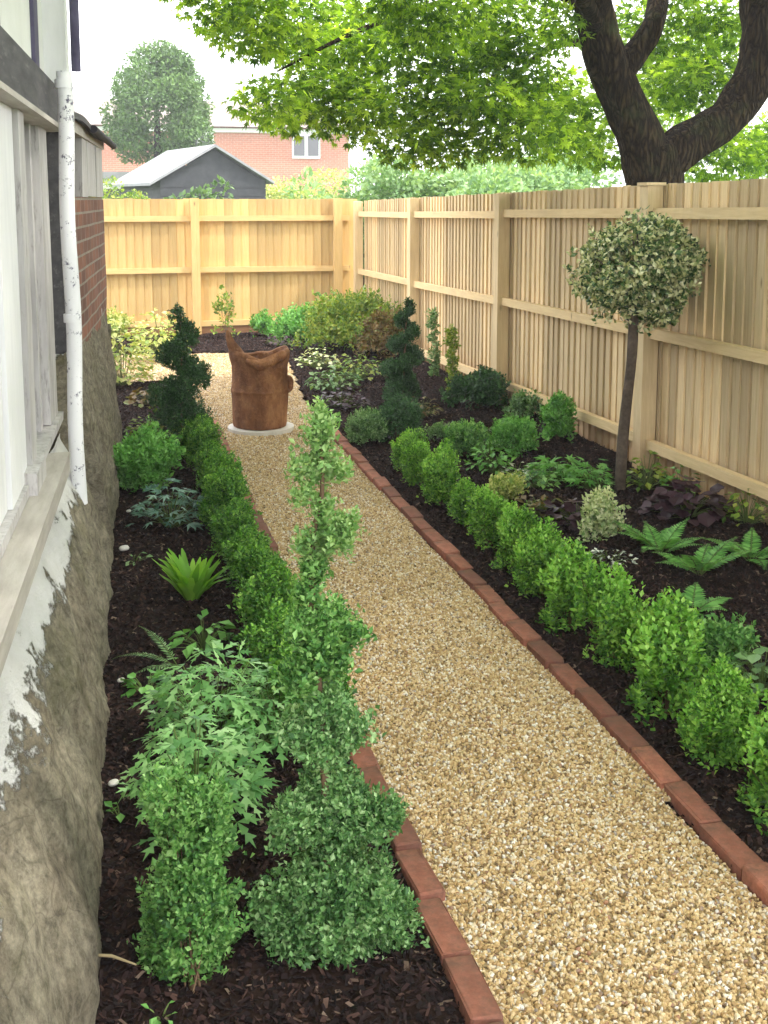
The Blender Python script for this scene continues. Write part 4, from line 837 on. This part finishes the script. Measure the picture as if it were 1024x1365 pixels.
# climbers
for bx, by, ty, lab, mat in ((578, 505, 418, 'thin dark climber on a cane against the right fence', 'sage'), (602, 528, 436, 'yellow-green climber on a cane, nearer than the dark one', 'gold')):
    x, y = G(bx, by); h = atY(bx, ty, y)[2]; o = empty('climbing_plant', (x, y, 0), 0, lab, 'climber', 'climbers on canes'); MB().tube([(0, 0, -.02), (.02, 0, h)], .005, 6).build('cane', M['cane'], o)
    mb = MB(); sprigs(mb, [(.01*math.sin(z*9), 0, z, .055, .05, .07) for z in np.arange(.05, h, .05)], 160, L=.05, per=6, size=.035, up=.3); mb.build('foliage', M[mat], o)
# big golden-green shrub at corner and neighbours
bsh('golden_shrub', 470, 468, .46, .66, 1300, .05, 'gold', 'broad golden-green shrub in the far right corner of the garden', L=.16)
bsh('golden_shrub', 400, 455, .28, .42, 600, .045, 'fern', 'looser green shrub behind the pot, left of the broad golden one', L=.14)
bsh('shrub', 512, 478, .26, .50, 500, .045, 'russet', 'russet-tinged shrub right of the broad golden-green shrub', L=.12)
mnd('variegated_plant', 445, 522, .22, .22, 150, .06, 'ov', 'sage', 'pale-edged leafy plant at the bed edge right of the pot')
mnd('variegated_plant', 478, 508, .24, .26, 150, .06, 'ov', 'gold', 'yellow-edged leafy plant beneath the broad golden-green shrub')
mnd('variegated_plant', 425, 492, .20, .22, 110, .06, 'ov', 'cream', 'cream-edged plant behind the pot handle')
mnd('dark_plant', 455, 545, .20, .16, 110, .05, 'round', 'purple', 'dark-leaved low plant by the curved end of the path')
bsh('twiggy_shrub', 302, 452, .15, .62, 34, .055, 'gold', 'tall thin twiggy shrub against the back fence behind the pot horn', L=.14)
bsh('shrub', 350, 450, .12, .32, 90, .05, 'fern', 'sparse small shrub against the middle of the back fence', L=.12)
mnd('low_plant', 375, 462, .2, .14, 70, .05, 'round', 'purple', 'low dark plant on the mulch by the back fence')
bsh('shrub', 150, 455, .2, .36, 240, .05, 'yellow', 'pale yellow shrub at the left end of the back bed', L=.12)
# ------------------------------------------------------------------ world, sun, camera
SUN_TO = Vector((.80, -.36, 1.15)).normalized()
el = math.asin(SUN_TO.z); az = math.atan2(SUN_TO.x, SUN_TO.y)
w = bpy.data.worlds.new('World'); scene.world = w; w.use_nodes = True; nt = w.node_tree; nt.nodes.clear()
out = nt.nodes.new('ShaderNodeOutputWorld'); bg = nt.nodes.new('ShaderNodeBackground'); sky = nt.nodes.new('ShaderNodeTexSky'); sky.sky_type = 'NISHITA'; sky.sun_disc = False
sky.sun_elevation = el; sky.sun_rotation = az; sky.dust_density = 3.; sky.air_density = 1.
tc = nt.nodes.new('ShaderNodeTexCoord'); mp = N(nt, 'ShaderNodeMapping'); mp.inputs['Scale'].default_value = (1, 1, 2.5); nt.links.new(tc.outputs['Generated'], mp.inputs[0])
cn = noise(nt, 2.2, 6, .55, mp.outputs[0]); cr = ramp(nt, [(.30, (.55, .55, .55)), (.62, (1, 1, 1))], cn)
c = mixc(nt, cr.outputs[0], sky.outputs[0], (13.5, 13.5, 13.8)); nt.links.new(c, bg.inputs[0]); bg.inputs[1].default_value = .15; nt.links.new(bg.outputs[0], out.inputs[0])
sl = bpy.data.lights.new('sun', 'SUN'); sl.energy = 2.4; sl.angle = R(3.); sl.color = (1, .95, .86); so = bpy.data.objects.new('sun', sl); COL.objects.link(so)
so.rotation_euler = (-SUN_TO).to_track_quat('-Z', 'Y').to_euler(); so.location = (8, 0, 12)
cam = bpy.data.cameras.new('camera'); co = bpy.data.objects.new('camera', cam); COL.objects.link(co); scene.camera = co
co.location = (0, 0, CH); co.rotation_euler = (math.pi/2-CT, 0, -CP)
cam.sensor_fit = 'VERTICAL'; cam.sensor_height = 36; cam.sensor_width = 27; cam.lens = 36*CF/1365; cam.shift_y = -(682.5-CY)/1365; cam.clip_start = .05; cam.clip_end = 600
scene.view_settings.view_transform = 'Standard'; scene.view_settings.look = 'None'; scene.view_settings.exposure = 1.2; scene.view_settings.gamma = 1
scene.render.resolution_x = 768; scene.render.resolution_y = 1024

# haze volume added to wash out the distance, in place of lens glare
m, nt, out = newmat('glare_haze'); v = nt.nodes.new('ShaderNodeVolumePrincipled'); v.inputs['Color'].default_value = (.95, .96, 1, 1); v.inputs['Density'].default_value = .003; v.inputs['Anisotropy'].default_value = .2
nt.links.new(v.outputs[0], out.inputs['Volume'])
o = MB().box(-60, 60, -15, 110, -1.2, 10.5).build('haze', m); tag(o, 'thin pale haze added over the garden, standing in for lens glare', 'haze', kind='stuff')
V = None
